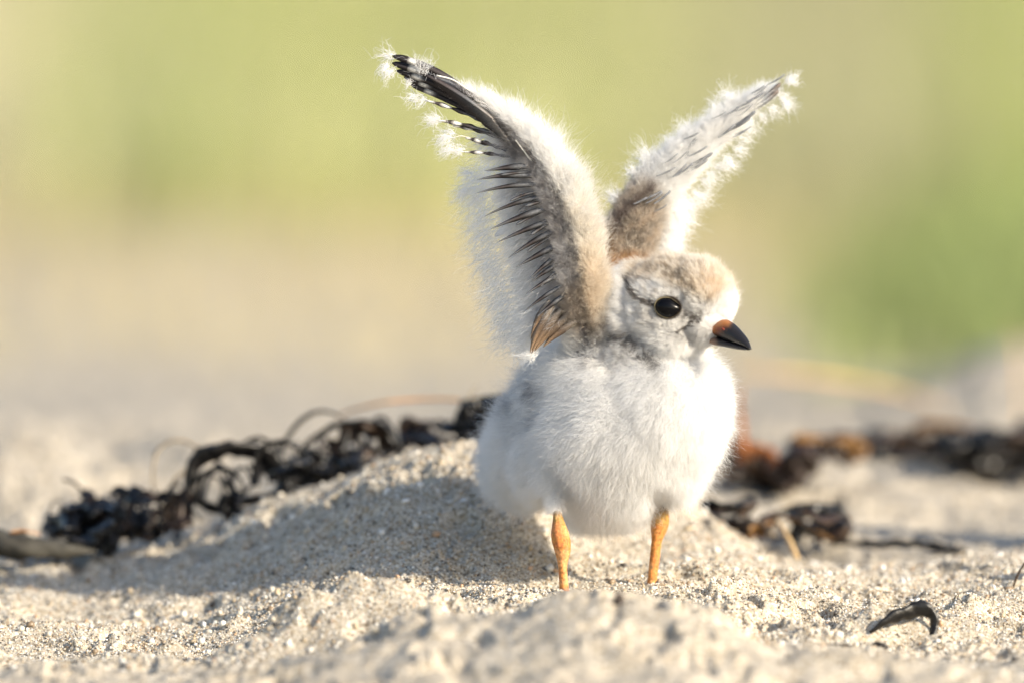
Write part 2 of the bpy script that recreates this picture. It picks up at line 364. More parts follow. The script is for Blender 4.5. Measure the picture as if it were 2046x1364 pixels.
# ------------------------------------------------------------------ the chick
BO = np.array([0., 0., 0.])
chick = thing('plover_chick', BO, 'fluffy white plover chick stretching both raised wings on the sand', 'bird')
ELL = []                                                 # (centre, radii, region)
def el(px, py, Y, rx, ry, rz, reg): ELL.append((P(px, py, Y), np.array([rx, ry, rz]), reg))
el(1248, 862, .3, 1.98, 2.2, 1.72, 'torso'); el(1316, 808, -.5, 1.42, 1.6, 1.52, 'torso'); el(1235, 800, .2, 1.6, 1.7, 1.5, 'torso')
el(1120, 885, 2.2, 1.25, 1.5, 1.15, 'rump'); el(1065, 915, 3.0, .75, 1.0, .7, 'rump'); el(1160, 800, 1.2, 1.25, 1.6, 1.3, 'torso')
el(1212, 945, .6, 1.2, 1.5, .98, 'torso'); el(1268, 912, .2, 1.15, 1.5, .96, 'torso')
el(1145, 905, 1.0, 1.2, 1.5, 1.08, 'torso'); el(1165, 940, .7, 1.05, 1.4, .88, 'torso')
el(1300, 720, -.4, 1.3, 1.25, 1.2, 'neck'); el(1215, 690, .2, .95, 1.2, 1.0, 'neck')
el(1345, 612, -.9, 1.22, 1.15, 1.08, 'head'); el(1288, 618, -.5, .98, 1.0, .98, 'nape'); el(1385, 600, -1.1, .92, .95, .92, 'head')
el(1400, 650, -1.4, .55, .6, .42, 'head'); el(1345, 665, -1.0, .85, .9, .6, 'head')
CAPS = []                                                # chains of (px, py, Y, r, region)
NW = [(1185, 690, -.2, .55), (1170, 640, -.8, .50), (1160, 580, -1.1, .50), (1150, 510, -1.2, .50), (1132, 440, -1.2, .46), (1102, 370, -1.2, .38), (1062, 305, -1.1, .30), (1005, 245, -1.0, .21), (945, 203, -.9, .13), (885, 168, -.9, .07)]
FW = [(1240, 640, 1.4, .6), (1240, 560, 1.7, .55), (1255, 500, 1.9, .55), (1275, 435, 2.0, .48), (1315, 370, 2.1, .36), (1372, 308, 2.2, .24), (1436, 252, 2.4, .17), (1500, 203, 2.5, .10), (1550, 175, 2.6, .05)]
LEGL = [(1130, 925, -.3, .36), (1113, 985, -.85, .15), (1113, 1012, -1.0, .11), (1115, 1036, -1.05, .14), (1119, 1068, -1.1, .235), (1124, 1096, -1.1, .215), (1124, 1128, -1.1, .125), (1126, 1160, -1.1, .12), (1128, 1188, -1.1, .13)]
LEGR = [(1300, 915, 1.1, .4), (1318, 975, 1.0, .17), (1322, 998, .9, .12), (1321, 1022, .9, .20), (1318, 1048, .85, .235), (1312, 1080, .8, .14), (1308, 1116, .8, .135), (1304, 1150, .8, .125), (1302, 1176, .8, .14)]
def ellip_mesh(c, r, n=20):
    v = []; 
    bm = bmesh.new(); bmesh.ops.create_uvsphere(bm, u_segments=n, v_segments=n // 2, radius=1)
    v = np.array([x.co[:] for x in bm.verts]) * r + c; f = [tuple(q.index for q in p.verts) for p in bm.faces]; bm.free()
    return v, f
parts = [ellip_mesh(c, r) for c, r, _ in ELL]
def chain_pts(ch, n): a = spline(np.array([list(P(x, y, Y)) + [r] for x, y, Y, r in ch]), n); return a[:, :3], np.maximum(a[:, 3], .03)
for ch, fl in ((NW, .7), (FW, .7)):
    p, r = chain_pts(ch, 46); parts.append(sweep(p, r, fl, 12, ref=(0, 1, 0)))
FT = []
for ch in (LEGL, LEGR):
    p, r = chain_pts(ch, 50); parts.append(sweep(p, r, 1, 12)); FT.append(p[-1])
HEAD_DIR = norm(np.array([.72, -.69, 0.0]))
for ft in FT:                                            # three forward toes and the heel pad, lying on the sand
    for a, L_ in ((-.45, .95), (0.0, 1.15), (.5, .95)):
        ca, sa = math.cos(a), math.sin(a); d = np.array([HEAD_DIR[0] * ca - HEAD_DIR[1] * sa, HEAD_DIR[0] * sa + HEAD_DIR[1] * ca, 0])
        q = np.array([ft + d * L_ * t for t in np.linspace(0, 1, 9)]); q[:, 2] = np.maximum(height(q[:, 0], q[:, 1]) - .04, -9) * np.linspace(0, 1, 9) + ft[2] * (1 - np.linspace(0, 1, 9))
        parts.append(sweep(q, np.array([.11, .1, .085, .085, .075, .08, .07, .06, .03]), 1, 8))
V, F = join(parts)
me = bpy.data.meshes.new('tmp'); me.from_pydata(V.tolist(), [], F); ob = bpy.data.objects.new('tmp', me); COL.objects.link(ob)
md = ob.modifiers.new('r', 'REMESH'); md.mode = 'VOXEL'; md.voxel_size = .045
md = ob.modifiers.new('s', 'SMOOTH'); md.iterations = 3; md.factor = .5
dg = bpy.context.evaluated_depsgraph_get(); ev = bpy.data.meshes.new_from_object(ob.evaluated_get(dg))
bpy.data.objects.remove(ob)
nv = len(ev.vertices); BV = np.zeros(nv * 3); ev.vertices.foreach_get('co', BV); BV = BV.reshape(-1, 3)
ev.calc_loop_triangles(); BT = np.zeros(len(ev.loop_triangles) * 3, np.int32); ev.loop_triangles.foreach_get('vertices', BT); BT = BT.reshape(-1, 3)
BP = [tuple(p.vertices) for p in ev.polygons]
VN = np.zeros(nv * 3, np.float32); ev.vertices.foreach_get('normal', VN); VN = VN.reshape(-1, 3).astype(float)
bvh = BVHTree.FromPolygons(BV.tolist(), BP)
def hit(px, py):
    """first point of the body met from the front, and its normal"""
    d = Vector(norm(P(px, py, 0) - CAM)); r = bvh.ray_cast(Vector(CAM), d)
    return np.array(r[0]), np.array(r[1])
def segdist(p, poly, rr=None):
    """distance to polyline, arc parameter (0..1), signed side in the x-z plane"""
    best = np.full(len(p), 1e9); par = np.zeros(len(p)); side = np.zeros(len(p)); n = len(poly) - 1
    for i in range(n):
        a, b = poly[i], poly[i + 1]; ab = b - a; t = np.clip(((p - a) @ ab) / (ab @ ab), 0, 1)
        q = p - (a + t[:, None] * ab); d = np.linalg.norm(q, axis=1)
        if rr is not None: d = d / (rr[i] + (rr[i + 1] - rr[i]) * t)
        m = d < best; best = np.where(m, d, best); par = np.where(m, (i + t) / n, par)
        s = q[:, 0] * ab[-1] - q[:, -1] * ab[0]; s = s / np.linalg.norm(ab[[0, -1]]); side = np.where(m, s, side)
    return best, par, side
NWp, NWr = chain_pts(NW, 24); FWp, FWr = chain_pts(FW, 24); LLp, LLr = chain_pts(LEGL, 20); LRp, LRr = chain_pts(LEGR, 20)
REG = ['torso', 'rump', 'neck', 'nape', 'head', 'nwing', 'fwing', 'leg']
def regions(p):
    D = np.full((len(p), 8), 1e9)
    for c, r, g_ in ELL:
        k = REG.index(g_); D[:, k] = np.minimum(D[:, k], np.linalg.norm((p - c) / r, axis=1))
    for k, pp, rr in ((5, NWp, NWr), (6, FWp, FWr)): D[:, k] = segdist(p, pp, rr)[0]
    ld_ = np.minimum(segdist(p, LLp[4:], LLr[4:])[0], segdist(p, LRp[4:], LRr[4:])[0]); ld_ = np.where(p[:, 2] < P(0, 1015, 0)[2], ld_, 1e9)
    D[:, 7] = ld_
    r = D.argmin(1); r[(p[:, 2] < P(0, 1040, 0)[2]) & (ld_ < 1.6)] = 7; r[p[:, 2] < P(0, 1080, 0)[2]] = 7
    return r
def polyd(q, pts):
    return segdist(q, np.asarray(pts, float))[0]
CREAM = np.array((.95, .91, .84)); WHITE = np.array((.97, .968, .96)); TAN = np.array((.70, .58, .44)); GREY = np.array((.38, .35, .32))
BROWN = np.array((.31, .245, .18)); DARK = np.array((.055, .042, .035)); BUFF = np.array((.80, .58, .33)); CHAR = np.array((.10, .095, .10))
def lerp(c, d, t): t = np.clip(t, 0, 1)[:, None]; return c * (1 - t) + np.asarray(d) * t
def blob(q, x, y, rx, ry, soft=.5): d = np.hypot((q[:, 0] - x) / rx, (q[:, 1] - y) / ry); return 1 - sstep(1 - soft, 1 + soft, d)
def paint(p, reg, r):
    """plumage pattern: fixed on the bird's own surface"""
    q = proj(p); n = len(p); c = np.tile(WHITE, (n, 1))
    n1 = fbm(p, .45, 3, 50); n2 = fbm(p, .13, 3, 60); n3 = fbm(p, .06, 2, 70); x, y = q[:, 0], q[:, 1]
    hd = (reg == 4) | (reg == 3) | ((reg == 2) & (y < 715))
    # --- head
    h = c.copy()
    h = lerp(h, (.88, .87, .85), blob(q, 1345, 640, 100, 62) * .75)
    crown = sstep(14, -14, y - (np.interp(x, [1190, 1240, 1290, 1340, 1385, 1420, 1450, 1480], [566, 562, 552, 566, 590, 606, 604, 590]))) * sstep(1235, 1262, x)
    h = lerp(h, (.88, .81, .70), crown * .7)
    h = lerp(h, TAN * .95, crown * sstep(-.1, .6, n1 * .4 + n2 * .6 + n3 * .8) * .62)
    h = lerp(h, BROWN, crown * blob(q, 1350, 537, 52, 20, .7) * sstep(-.3, .5, n2 + n3 * .8) * .6)
    h = lerp(h, BROWN * .8, (1 - sstep(4, 13, polyd(q, [(1330, 540), (1355, 555), (1375, 568), (1388, 585)]))) * .6 * sstep(-.4, .3, n3))
    h = lerp(h, (.86, .70, .52), blob(q, 1428, 568, 30, 28, .6) * sstep(-.6, .3, n2) * .35)
    h = lerp(h, GREY * 1.3, blob(q, 1302, 570, 34, 26, .6) * sstep(-.4, .45, n2 + n3 * .7) * .45)
    h = lerp(h, WHITE, blob(q, 1425, 625, 45, 22, .6) * .8 + blob(q, 1462, 620, 30, 40, .5))
    h = lerp(h, GREY * .8, blob(q, 1375, 600, 46, 26, .6) * sstep(.15, .6, n3 + n2 * .4) * .65)
    h = lerp(h, (.22, .2, .185), blob(q, 1382, 634, 18, 13, .6) * sstep(-.05, .5, n3 + .1) * .9)
    h = lerp(h, DARK * 1.5, (1 - sstep(1.5, 5, polyd(q, [(1365, 660), (1382, 650), (1400, 640)]))) * sstep(-.4, .2, n3) * .8)
    h = lerp(h, DARK * 1.5, (1 - sstep(1, 4, polyd(q, [(1352, 664), (1372, 652), (1388, 637)]))) * .7)
    h = lerp(h, (.56, .55, .54), blob(q, 1388, 672, 40, 12, .7) * .5)
    h = lerp(h, (.62, .60, .58), blob(q, 1292, 630, 22, 12, .7) * .4)
    h = lerp(h, DARK * 1.6, (1 - sstep(2.5, 7.5, polyd(q, [(1249, 553), (1254, 572), (1266, 590), (1285, 602), (1306, 608)]) + n3 * 5)) * .8)
    h = lerp(h, DARK * 2, 1 - sstep(26, 32, np.hypot((x - 1334) / 1.0, (y - 615) / .82)))
    h = lerp(h, WHITE, (1 - sstep(-6, 8, x - np.interp(y, [540, 560, 590, 630, 690], [1235, 1240, 1250, 1268, 1262]) + n2 * 5)) * (y < 690))
    c = np.where(hd[:, None], h, c)
    # --- throat band and shoulder
    nk = reg <= 3
    th = (1 - sstep(9, 23, polyd(q, [(1228, 672), (1256, 684), (1280, 708), (1305, 728)]) + n2 * 9)) * sstep(-.5, .3, n2 + n3)
    c = lerp(c, CHAR * 1.3, th * .9 * (y > 660) * (x < 1325) * (reg < 5) * 1.0)
    c = lerp(c, GREY * 1.25, blob(q, 1218, 695, 46, 42, .7) * (x > 1165) * (reg < 5) * .35 * sstep(-.7, .2, n2))
    sh = ((reg == 5) | nk) & (x < 1215)
    c = lerp(c, TAN * .85, blob(q, 1172, 622, 42, 48, .5) * sh * .85)
    c = lerp(c, GREY * .9, blob(q, 1185, 640, 22, 42, .6) * sstep(-.3, .4, n2) * sh * .8)
    c = lerp(c, (.13, .13, .17), (1 - sstep(6, 15, polyd(q, [(1163, 645), (1168, 680), (1164, 730)]) + n2 * 10)) * sh * .75 * sstep(-.35, .25, n3 + n2 * .5))
    # --- back mottling behind the shoulder
    bk = ((reg == 1) | (reg == 0)) & (x < 1110)
    c = lerp(c, (.30, .31, .34), blob(q, 1035, 800, 62, 62, .6) * bk * sstep(.1, .5, n2 + n1 * .4) * .8)
    # --- near wing
    m = reg == 5
    _, u, s = segdist(p, NWp); s = s                       # s > 0 on the leading side
    wg = np.tile(CREAM, (n, 1)); wg = lerp(wg, WHITE, sstep(.42, .58, u + n2 * .1) * .9); wg = wg * (1 - .22 * sstep(.1, .5, n3 + n2 * .4) * (u < .6))[:, None]
    wg = lerp(wg, (.86, .74, .58), blob(q, 1180, 560, 36, 60, .6) * .5)
    rw = np.interp(u, np.linspace(0, 1, 24), NWr)
    tr = sstep(.12, -.28, s / rw + n2 * .3)
    wg = lerp(wg, mixc((.44, .42, .42), (.82, .80, .79), np.clip(n2 * 1.3 + n3 * .4 + .5, 0, 1)), tr * .95)
    wg = lerp(wg, (.12, .11, .13), (1 - sstep(.0, .30, np.abs(s / rw - .12 + n2 * .2))) * sstep(-.1, .4, n2 + n3 * .5) * .8)
    wg = lerp(wg, (.24, .22, .21), tr * sstep(.62, .8, u) * .8)
    wg = lerp(wg, TAN * .9, blob(q, 1150, 622, 46, 52, .5) * .5)
    c = np.where((m & (y < 645))[:, None], wg, c)
    # --- far wing
    m = reg == 6
    _, u, s = segdist(p, FWp)
    fg = np.tile(WHITE * .97, (n, 1))
    br = blob(q, 1268, 450, 66, 90, .35) * sstep(1195, 1215, x + n2 * 12 + .25 * (y - 450))
    fg = lerp(fg, mixc((.66, .57, .47), (.90, .84, .76), np.clip(n2 * 1.3 + .5, 0, 1)), br)
    fg = lerp(fg, BROWN * .8, br * sstep(.15, .5, n2 + .4 * n3) * .7)
    fg = lerp(fg, (.28, .23, .21), (1 - sstep(3, 17, polyd(q, [(1225, 455), (1250, 420), (1278, 395), (1300, 375)]) + n2 * 10)) * .85)
    fg = lerp(fg, (.36, .22, .10), blob(q, 1210, 495, 18, 40, .6) * .8)
    fg = lerp(fg, (.72, .47, .24), blob(q, 1250, 530, 50, 24, .6) * .85)
    c = np.where(m[:, None], fg, c)
    return np.clip(c * r, 0.01, .97)
creg = regions(BV)
bc = paint(BV, creg, np.ones((nv, 1))) * .8
ql = proj(BV); leg = creg == 7
nz1 = fbm(BV, .25, 3, 80)
lc = np.tile(np.array((.58, .235, .06)), (nv, 1)); lc = lc * (1 - .35 * (np.abs(np.sin(BV[:, 2:3] * 26 + fbm(BV, .2, 2, 81)[:, None] * 3)) < .25))
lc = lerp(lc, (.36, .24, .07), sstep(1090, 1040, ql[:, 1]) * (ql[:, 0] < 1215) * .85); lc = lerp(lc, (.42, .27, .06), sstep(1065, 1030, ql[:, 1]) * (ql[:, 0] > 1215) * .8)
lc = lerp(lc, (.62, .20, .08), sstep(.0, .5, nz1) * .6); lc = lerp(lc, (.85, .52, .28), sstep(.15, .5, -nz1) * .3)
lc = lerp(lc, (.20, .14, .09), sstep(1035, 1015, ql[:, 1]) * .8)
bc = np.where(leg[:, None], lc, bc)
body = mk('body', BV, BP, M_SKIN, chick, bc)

# --- down: one fibre per sample
def hair_obj(name, pts, rad, cols, parent, K):
    """pts (n,K,3) cm, rad (n,K) cm, cols (n,K,3)"""
    n = len(pts); hc = bpy.data.hair_curves.new(name); hc.add_curves([K] * n)
    hc.position_data.foreach_set('vector', ((pts - ORG[parent.name]) * S).astype(np.float32).ravel())
    a = hc.attributes.get('radius') or hc.attributes.new('radius', 'FLOAT', 'POINT'); a.data.foreach_set('value', (rad * S).astype(np.float32).ravel())
    a = hc.attributes.new('col', 'FLOAT_COLOR', 'POINT'); cc = np.ones((n * K, 4), np.float32); cc[:, :3] = cols.reshape(-1, 3); a.data.foreach_set('color', cc.ravel())
    hc.materials.append(M_DOWN); o = bpy.data.objects.new(name, hc); COL.objects.link(o); o.parent = parent; ORG[o.name] = ORG[parent.name]
    return o
tri = BV[BT]; cen = tri.mean(1); area = np.linalg.norm(np.cross(tri[:, 1] - tri[:, 0], tri[:, 2] - tri[:, 0]), axis=1) / 2
treg = regions(cen); tn = norm(np.cross(tri[:, 1] - tri[:, 0], tri[:, 2] - tri[:, 0]))
vis = .35 + .65 * sstep(.35, -.2, tn[:, 1])                 # fewer fibres on the side facing away
EYE_C, EYE_N = hit(1334, 615)
BEAK_BASE, _ = hit(1425, 664)
def fibres(name, regs, n, lf, df, K=5, rad=.0042, jit=.25, tuft=.35, tufts=.35, wave=.05, post=None):
    w_ = np.where(np.isin(treg, regs), area * vis, 0); ch = rng.choice(len(w_), n, p=w_ / w_.sum())
    a = rng.random((n, 2)); fl = a.sum(1) > 1; a[fl] = 1 - a[fl]; T = tri[ch]
    p = T[:, 0] + a[:, :1] * (T[:, 1] - T[:, 0]) + a[:, 1:] * (T[:, 2] - T[:, 0]); nn = norm(VN[BT[ch]].mean(1))
    rg = treg[ch]; q = proj(p)
    eye = (np.hypot((q[:, 0] - 1334) / 1.0, (q[:, 1] - 615) / .8) < 25) & (p[:, 1] < EYE_C[1] + 1.0)
    bk = (q[:, 0] > 1430) & (np.linalg.norm(p - BEAK_BASE, axis=1) < .2)
    keep = ~(eye | bk); p, nn, rg, q = p[keep], nn[keep], rg[keep], q[keep]; n = len(p)
    L_ = lf(p, q, nn, rg) * rng.uniform(.65, 1.2, n); flow, kn, kf = df(p, q, nn, rg)
    tv = np.stack([fbm(p, tufts, 2, 90 + i) for i in range(3)], -1)
    d0 = norm(nn * kn + flow * kf * .5 + tv * tuft + rng.normal(0, jit, (n, 3)))
    d1 = norm(nn * kn * .45 + flow * kf + tv * tuft * 1.5 + rng.normal(0, jit * 1.3, (n, 3)))
    t = np.linspace(0, 1, K)[None, :, None]
    pts = p[:, None] + L_[:, None, None] * (d0[:, None] * (t - .5 * t ** 2) + d1[:, None] * .5 * t ** 2)
    pts = pts + rng.normal(0, wave, (n, K, 3)) * L_[:, None, None] * t
    c = paint(pts[:, (2 * K) // 3], rg, rng.uniform(.9, 1.04, (n, 1)))
    cc = np.repeat(c[:, None], K, 1)
    r_ = rad * rng.uniform(.7, 1.3, (n, 1)) * np.linspace(1, .25, K)[None]
    if post: pts, r_, cc = post(p, q, pts, r_, cc)
    return hair_obj(name, pts, r_, cc, chick, K)
BACKD = np.array([-.62, .6, -.35]); DN = np.array([0, 0, -1.])
def f_torso(p, q, nn, rg):
    fl = norm(np.where((rg == 1)[:, None], np.array([-.75, .25, -.55]), np.array([-.15, 0, -.95])) + .25 * BACKD)
    return fl, .75, .62
def l_torso(p, q, nn, rg):
    L_ = .62 + .12 * fbm(p, .8, 2, 44) + .12 * (rg == 1)
    L_ *= 1 - .35 * (rg == 2);  L_ *= 1 - .4 * sstep(1010, 1030, q[:, 1])
    return L_ * (1 - .5 * blob(q, 1250, 690, 60, 40)) * (1 - .6 * blob(q, 1114, 1000, 26, 40, .5)) * (1 - .6 * blob(q, 1320, 985, 26, 40, .5))
fibres('breast_down', (0, 1, 2), 310000, lambda p, q, nn, rg: l_torso(p, q, nn, rg) * 1.08, f_torso, tuft=.14, jit=.22, rad=.0029, wave=.025, tufts=.6)
fibres('breast_down', (0, 1, 2), 36000, lambda p, q, nn, rg: l_torso(p, q, nn, rg) * 1.45, f_torso, rad=.0026, jit=.36, tuft=.35, wave=.06)
def f_head(p, q, nn, rg):
    away = norm(p - (BEAK_BASE + np.array([.3, -.4, 0]))); tan = norm(away - nn * (away * nn).sum(1, keepdims=True))
    return tan, .8, .85
fibres('head_down', (3, 4), 110000, lambda p, q, nn, rg: np.where(rg == 3, .42, .27) * (1 - .62 * blob(q, 1334, 615, 46, 38, .5)) * (1 - .35 * blob(q, 1400, 655, 50, 36, .5)) * (1 + .25 * sstep(560, 520, q[:, 1])), f_head, K=4, rad=.0036, jit=.16, tuft=.28, tufts=.16)
fibres('head_down', (3, 4), 14000, lambda p, q, nn, rg: .42 * (1 - .8 * blob(q, 1334, 615, 60, 50, .5)) * (1 - .6 * blob(q, 1410, 655, 60, 50, .5)), f_head, K=5, rad=.003, jit=.35, tuft=.3, tufts=.16, wave=.08)
def f_wing(pp):
    def f(p, q, nn, rg):
        _, u, s = segdist(p, pp); k = np.clip((u * 23).astype(int), 0, 22); tg = norm(pp[k + 1] - pp[k]); return norm(tg * .8 + np.array([0, -.1, .15])), .95, .7
    return f
def l_nwing(p, q, nn, rg):
    _, u, s = segdist(p, NWp); ld = sstep(-.05, .2, s)
    return .24 + ld * (.18 + .26 * np.exp(-((u - .62) / .2) ** 2) * (1 + .6 * fbm(p, .3, 2, 41))) - .1 * sstep(.85, 1, u)
fibres('near_wing_down', (5,), 60000, l_nwing, f_wing(NWp), rad=.0038, jit=.22, tufts=.22)
fibres('near_wing_down', (5,), 9000, lambda p, q, nn, rg: l_nwing(p, q, nn, rg) * 1.5, f_wing(NWp), rad=.003, jit=.4, tufts=.22, wave=.08)
def l_fwing(p, q, nn, rg):
    _, u, s = segdist(p, FWp); return .30 + .14 * sstep(.3, .6, u) * sstep(1.02, .7, u) + .14 * sstep(1245, 1215, q[:, 0]) 
fibres('far_wing_down', (6,), 60000, l_fwing, f_wing(FWp), rad=.0042, jit=.25, tufts=.25)

fibres('far_wing_down', (6,), 9000, lambda p, q, nn, rg: l_fwing(p, q, nn, rg) * 1.4, f_wing(FWp), rad=.003, jit=.4, tufts=.22, wave=.08)
# --- feathers
def feather(name, base, tip, Y0, Y1, wid, bend, cols, mat=M_FEATH, prof=None, thick=.18, n=22, tilt=.35, parent=chick):
    a, b = P(*base, Y0), P(*tip, Y1); ax = b - a; L_ = np.linalg.norm(ax); up = norm(np.cross(ax, [0, -1, 0])[None])[0]
    t = np.linspace(0, 1, n); c = a + ax * t[:, None] + up * (bend * L_ * 4 * t * (1 - t))[:, None]
    prof = prof or (lambda t: np.minimum(.45 + 1.6 * t, 1) * np.clip((1 - t) / .35, 0, 1) ** .7)
    w_ = wid * np.maximum(prof(t), .02)
    tg = norm(np.gradient(c, axis=0)); u = norm(np.cross(tg, [0, -1, 0])); u = norm(u + np.array([0, tilt, 0])); nn = norm(np.cross(tg, u))
    V = np.stack([c + u * w_[:, None] / 2, c - nn * w_[:, None] * thick / 2, c - u * w_[:, None] / 2, c + nn * w_[:, None] * thick / 2], 1)
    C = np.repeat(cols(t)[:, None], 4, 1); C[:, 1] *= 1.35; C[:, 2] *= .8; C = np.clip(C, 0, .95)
    F = [(4 * i + j, 4 * i + (j + 1) % 4, 4 * i + 4 + (j + 1) % 4, 4 * i + 4 + j) for i in range(n - 1) for j in range(4)] + [(3, 2, 1, 0), tuple(4 * n - 4 + j for j in range(4))]
    return mk(name, V.reshape(-1, 3), F, mat, parent, C.reshape(-1, 3))
BLK = np.array((.022, .018, .018)); SLT = np.array((.10, .105, .115)); OFF = np.array((.80, .78, .73))
def bands(stops):
    xs = [s[0] for s in stops]; cs = np.array([s[1] for s in stops]); return lambda t: np.stack([np.interp(t, xs, cs[:, k]) for k in range(3)], -1)
b_dark = bands([(0, SLT), (.35, BLK * 2), (.62, BLK), (.66, BLK * 2), (.70, OFF * .8), (.76, OFF * .7), (.80, BLK), (1, BLK)])
b_pin = bands([(0, SLT * 1.4), (.35, SLT * 1.2), (.5, BLK * 2), (.62, BLK), (.66, OFF), (.74, OFF), (.78, BLK * 2), (.88, BLK * 3), (.92, OFF), (1, OFF)])
b_sec = bands([(0, SLT * 1.6), (.35, SLT * .7), (.5, BLK), (.62, BLK * 1.5), (.8, SLT * .7), (1, SLT * 1.2)])
PRIM = [((930, 178), (783, 112), 15, -.05), ((940, 192), (782, 126), 16, -.04), ((945, 208), (790, 141), 15, -.04), ((956, 222), (806, 154), 14, -.03), ((962, 238), (818, 168), 14, -.03)]
PRIM2 = [((986, 256), (850, 201), 11, -.04), ((1000, 272), (876, 241), 11, -.03), ((1008, 282), (905, 252), 9, -.04), ((1012, 302), (930, 276), 11, -.03), ((1034, 318), (925, 304), 9, -.03), ((1028, 300), (950, 286), 7, -.02)]
fullp = lambda t: np.minimum(.5 + 1.2 * t, 1) * np.clip((1 - t) / .12, 0, 1) ** .5
for i, (b_, t_, w_, bd) in enumerate(PRIM): feather('flight_feather', b_, t_, -1.05 + .04 * i, -.95 + .05 * i, w_ / PPC, -bd, b_dark, prof=fullp)
feather('flight_feather', (1000, 232), (862, 150), -1.2, -1.05, .16, .03, bands([(0, SLT * 1.4), (.5, BLK * 3), (.8, SLT), (1, BLK * 2)]), prof=fullp)
for i in range(9):                                        # dark coverts laid over the primary bases
    u = i / 8; feather('covert', (985 + 45 * u, 238 + 60 * u), (850 + 110 * u, 150 + 92 * u), -1.30, -1.15, .13, .03, bands([(0, GREY * .9), (.35, SLT), (.7, BLK * 2.5), (1, BLK * 2)]), prof=fullp)
for i, (b_, t_, w_, bd) in enumerate(PRIM2): feather('flight_feather', b_, t_, -1.1, -1.0, w_ / PPC, -bd, b_pin, prof=lambda t: np.minimum(.55 + 1.0 * t, 1) * (.75 + .25 * np.cos(t * 25)) * np.clip((1 - t) / .1, .2, 1))
SEC = [((1048, 334), (978, 333), 13, .02), ((1056, 355), (965, 367), 10, .05), ((1070, 373), (960, 395), 10, .06), ((1080, 391), (980, 437), 10, .07), ((1090, 411), (990, 464), 10, .07), ((1104, 433), (1003, 483), 10, .06),
       ((1110, 457), (1021, 519), 10, .05), ((1112, 484), (1040, 540), 9, .05), ((1104, 508), (1050, 552), 8, .04), ((1100, 528), (1055, 568), 7, .04), ((1104, 548), (1058, 590), 7, .04), ((1112, 566), (1050, 626), 8, .04), ((1118, 585), (1072, 640), 8, .03)]
for i, (b_, t_, w_, bd) in enumerate(SEC): feather('flight_feather', (b_[0] + 14, b_[1] + rng.normal() * 2), (t_[0] - 6 + rng.normal() * 7, t_[1] + rng.normal() * 6), -1.38, -1.8 + .25 * rng.random(), 1.2 * rng.uniform(.8, 1.15) * w_ * 1.1 / PPC, bd * .8 * rng.uniform(.3, 1.2), b_sec, prof=lambda t: (.8 + .2 * np.sin(t * 3)) * np.clip((1 - t) / .65, 0, 1) ** .8, thick=.5, tilt=.1)
for b_, t_, w_ in (((1062, 343), (1000, 350), 6), ((1078, 382), (1018, 402), 6), ((1092, 421), (1030, 450), 6), ((1108, 470), (1052, 505), 6), ((1112, 540), (1078, 575), 5), ((1098, 400), (1050, 412), 8), ((1100, 445), (1060, 470), 8)):
    feather('pin_feather', b_, t_, -1.4, -1.6, w_ / PPC, .05 * rng.random(), b_sec, prof=fullp, thick=.5)
for k in range(8):                                        # short greyish coverts between the pins
    b_, t_, w_, _ = SEC[min(k + 1, 11)]; o_ = 12
    feather('covert', (b_[0] + 2, b_[1] + o_), ((b_[0] * .5 + t_[0] * .5) + 2, (b_[1] + t_[1]) / 2 + o_), -1.0, -.9, .15, .03, bands([(0, GREY), (.5, GREY * .8), (1, (.55, .52, .5))]))
bw = bands([(0, (.30, .26, .22)), (.4, (.13, .095, .07)), (.75, (.24, .16, .10)), (1, (.32, .22, .14))])
for b_, t_, w_ in (((1105, 610), (1059, 706), 20), ((1122, 618), (1062, 706), 24), ((1140, 625), (1068, 702), 24), ((1152, 640), (1085, 694), 22), ((1098, 600), (1060, 680), 14)):
    feather('tertial', b_, t_, -1.3, -1.1, w_ / PPC, .06, bw, prof=lambda t: np.sin(np.clip(t * 1.1 + .35, 0, 1) * math.pi * .5) * np.clip((1 - t) / .6, 0, 1) ** .8)
# white vanes of the inner wing, soft, behind the dark shafts
wv = bands([(0, (.75, .76, .78)), (1, (.88, .89, .92))])
VAN = [((1050, 335), (965, 338)), ((1060, 350), (962, 372)), ((1070, 372), (962, 405)), ((1080, 395), (968, 436)), ((1090, 420), (972, 468)), ((1100, 445), (982, 500)), ((1105, 470), (990, 530)), ((1108, 495), (1000, 560)), ((1108, 520), (1005, 590)), ((1108, 545), (1012, 618)), ((1110, 570), (1020, 645)), ((1115, 590), (1030, 668)), ((1120, 605), (1040, 685))]
for i, (b_, t_) in enumerate(VAN):
    feather('white_feather', b_, (t_[0] + 38 * rng.random() + 14, t_[1] + 9 * rng.normal()), -.95, -.15 + .15 * math.sin(i * 2.1), .24, .04, wv, M_VANE, prof=lambda t: np.minimum(.4 + 1.1 * t, 1) * np.clip((1 - t) / .22, 0, 1) ** .5, thick=.04, tilt=.12)
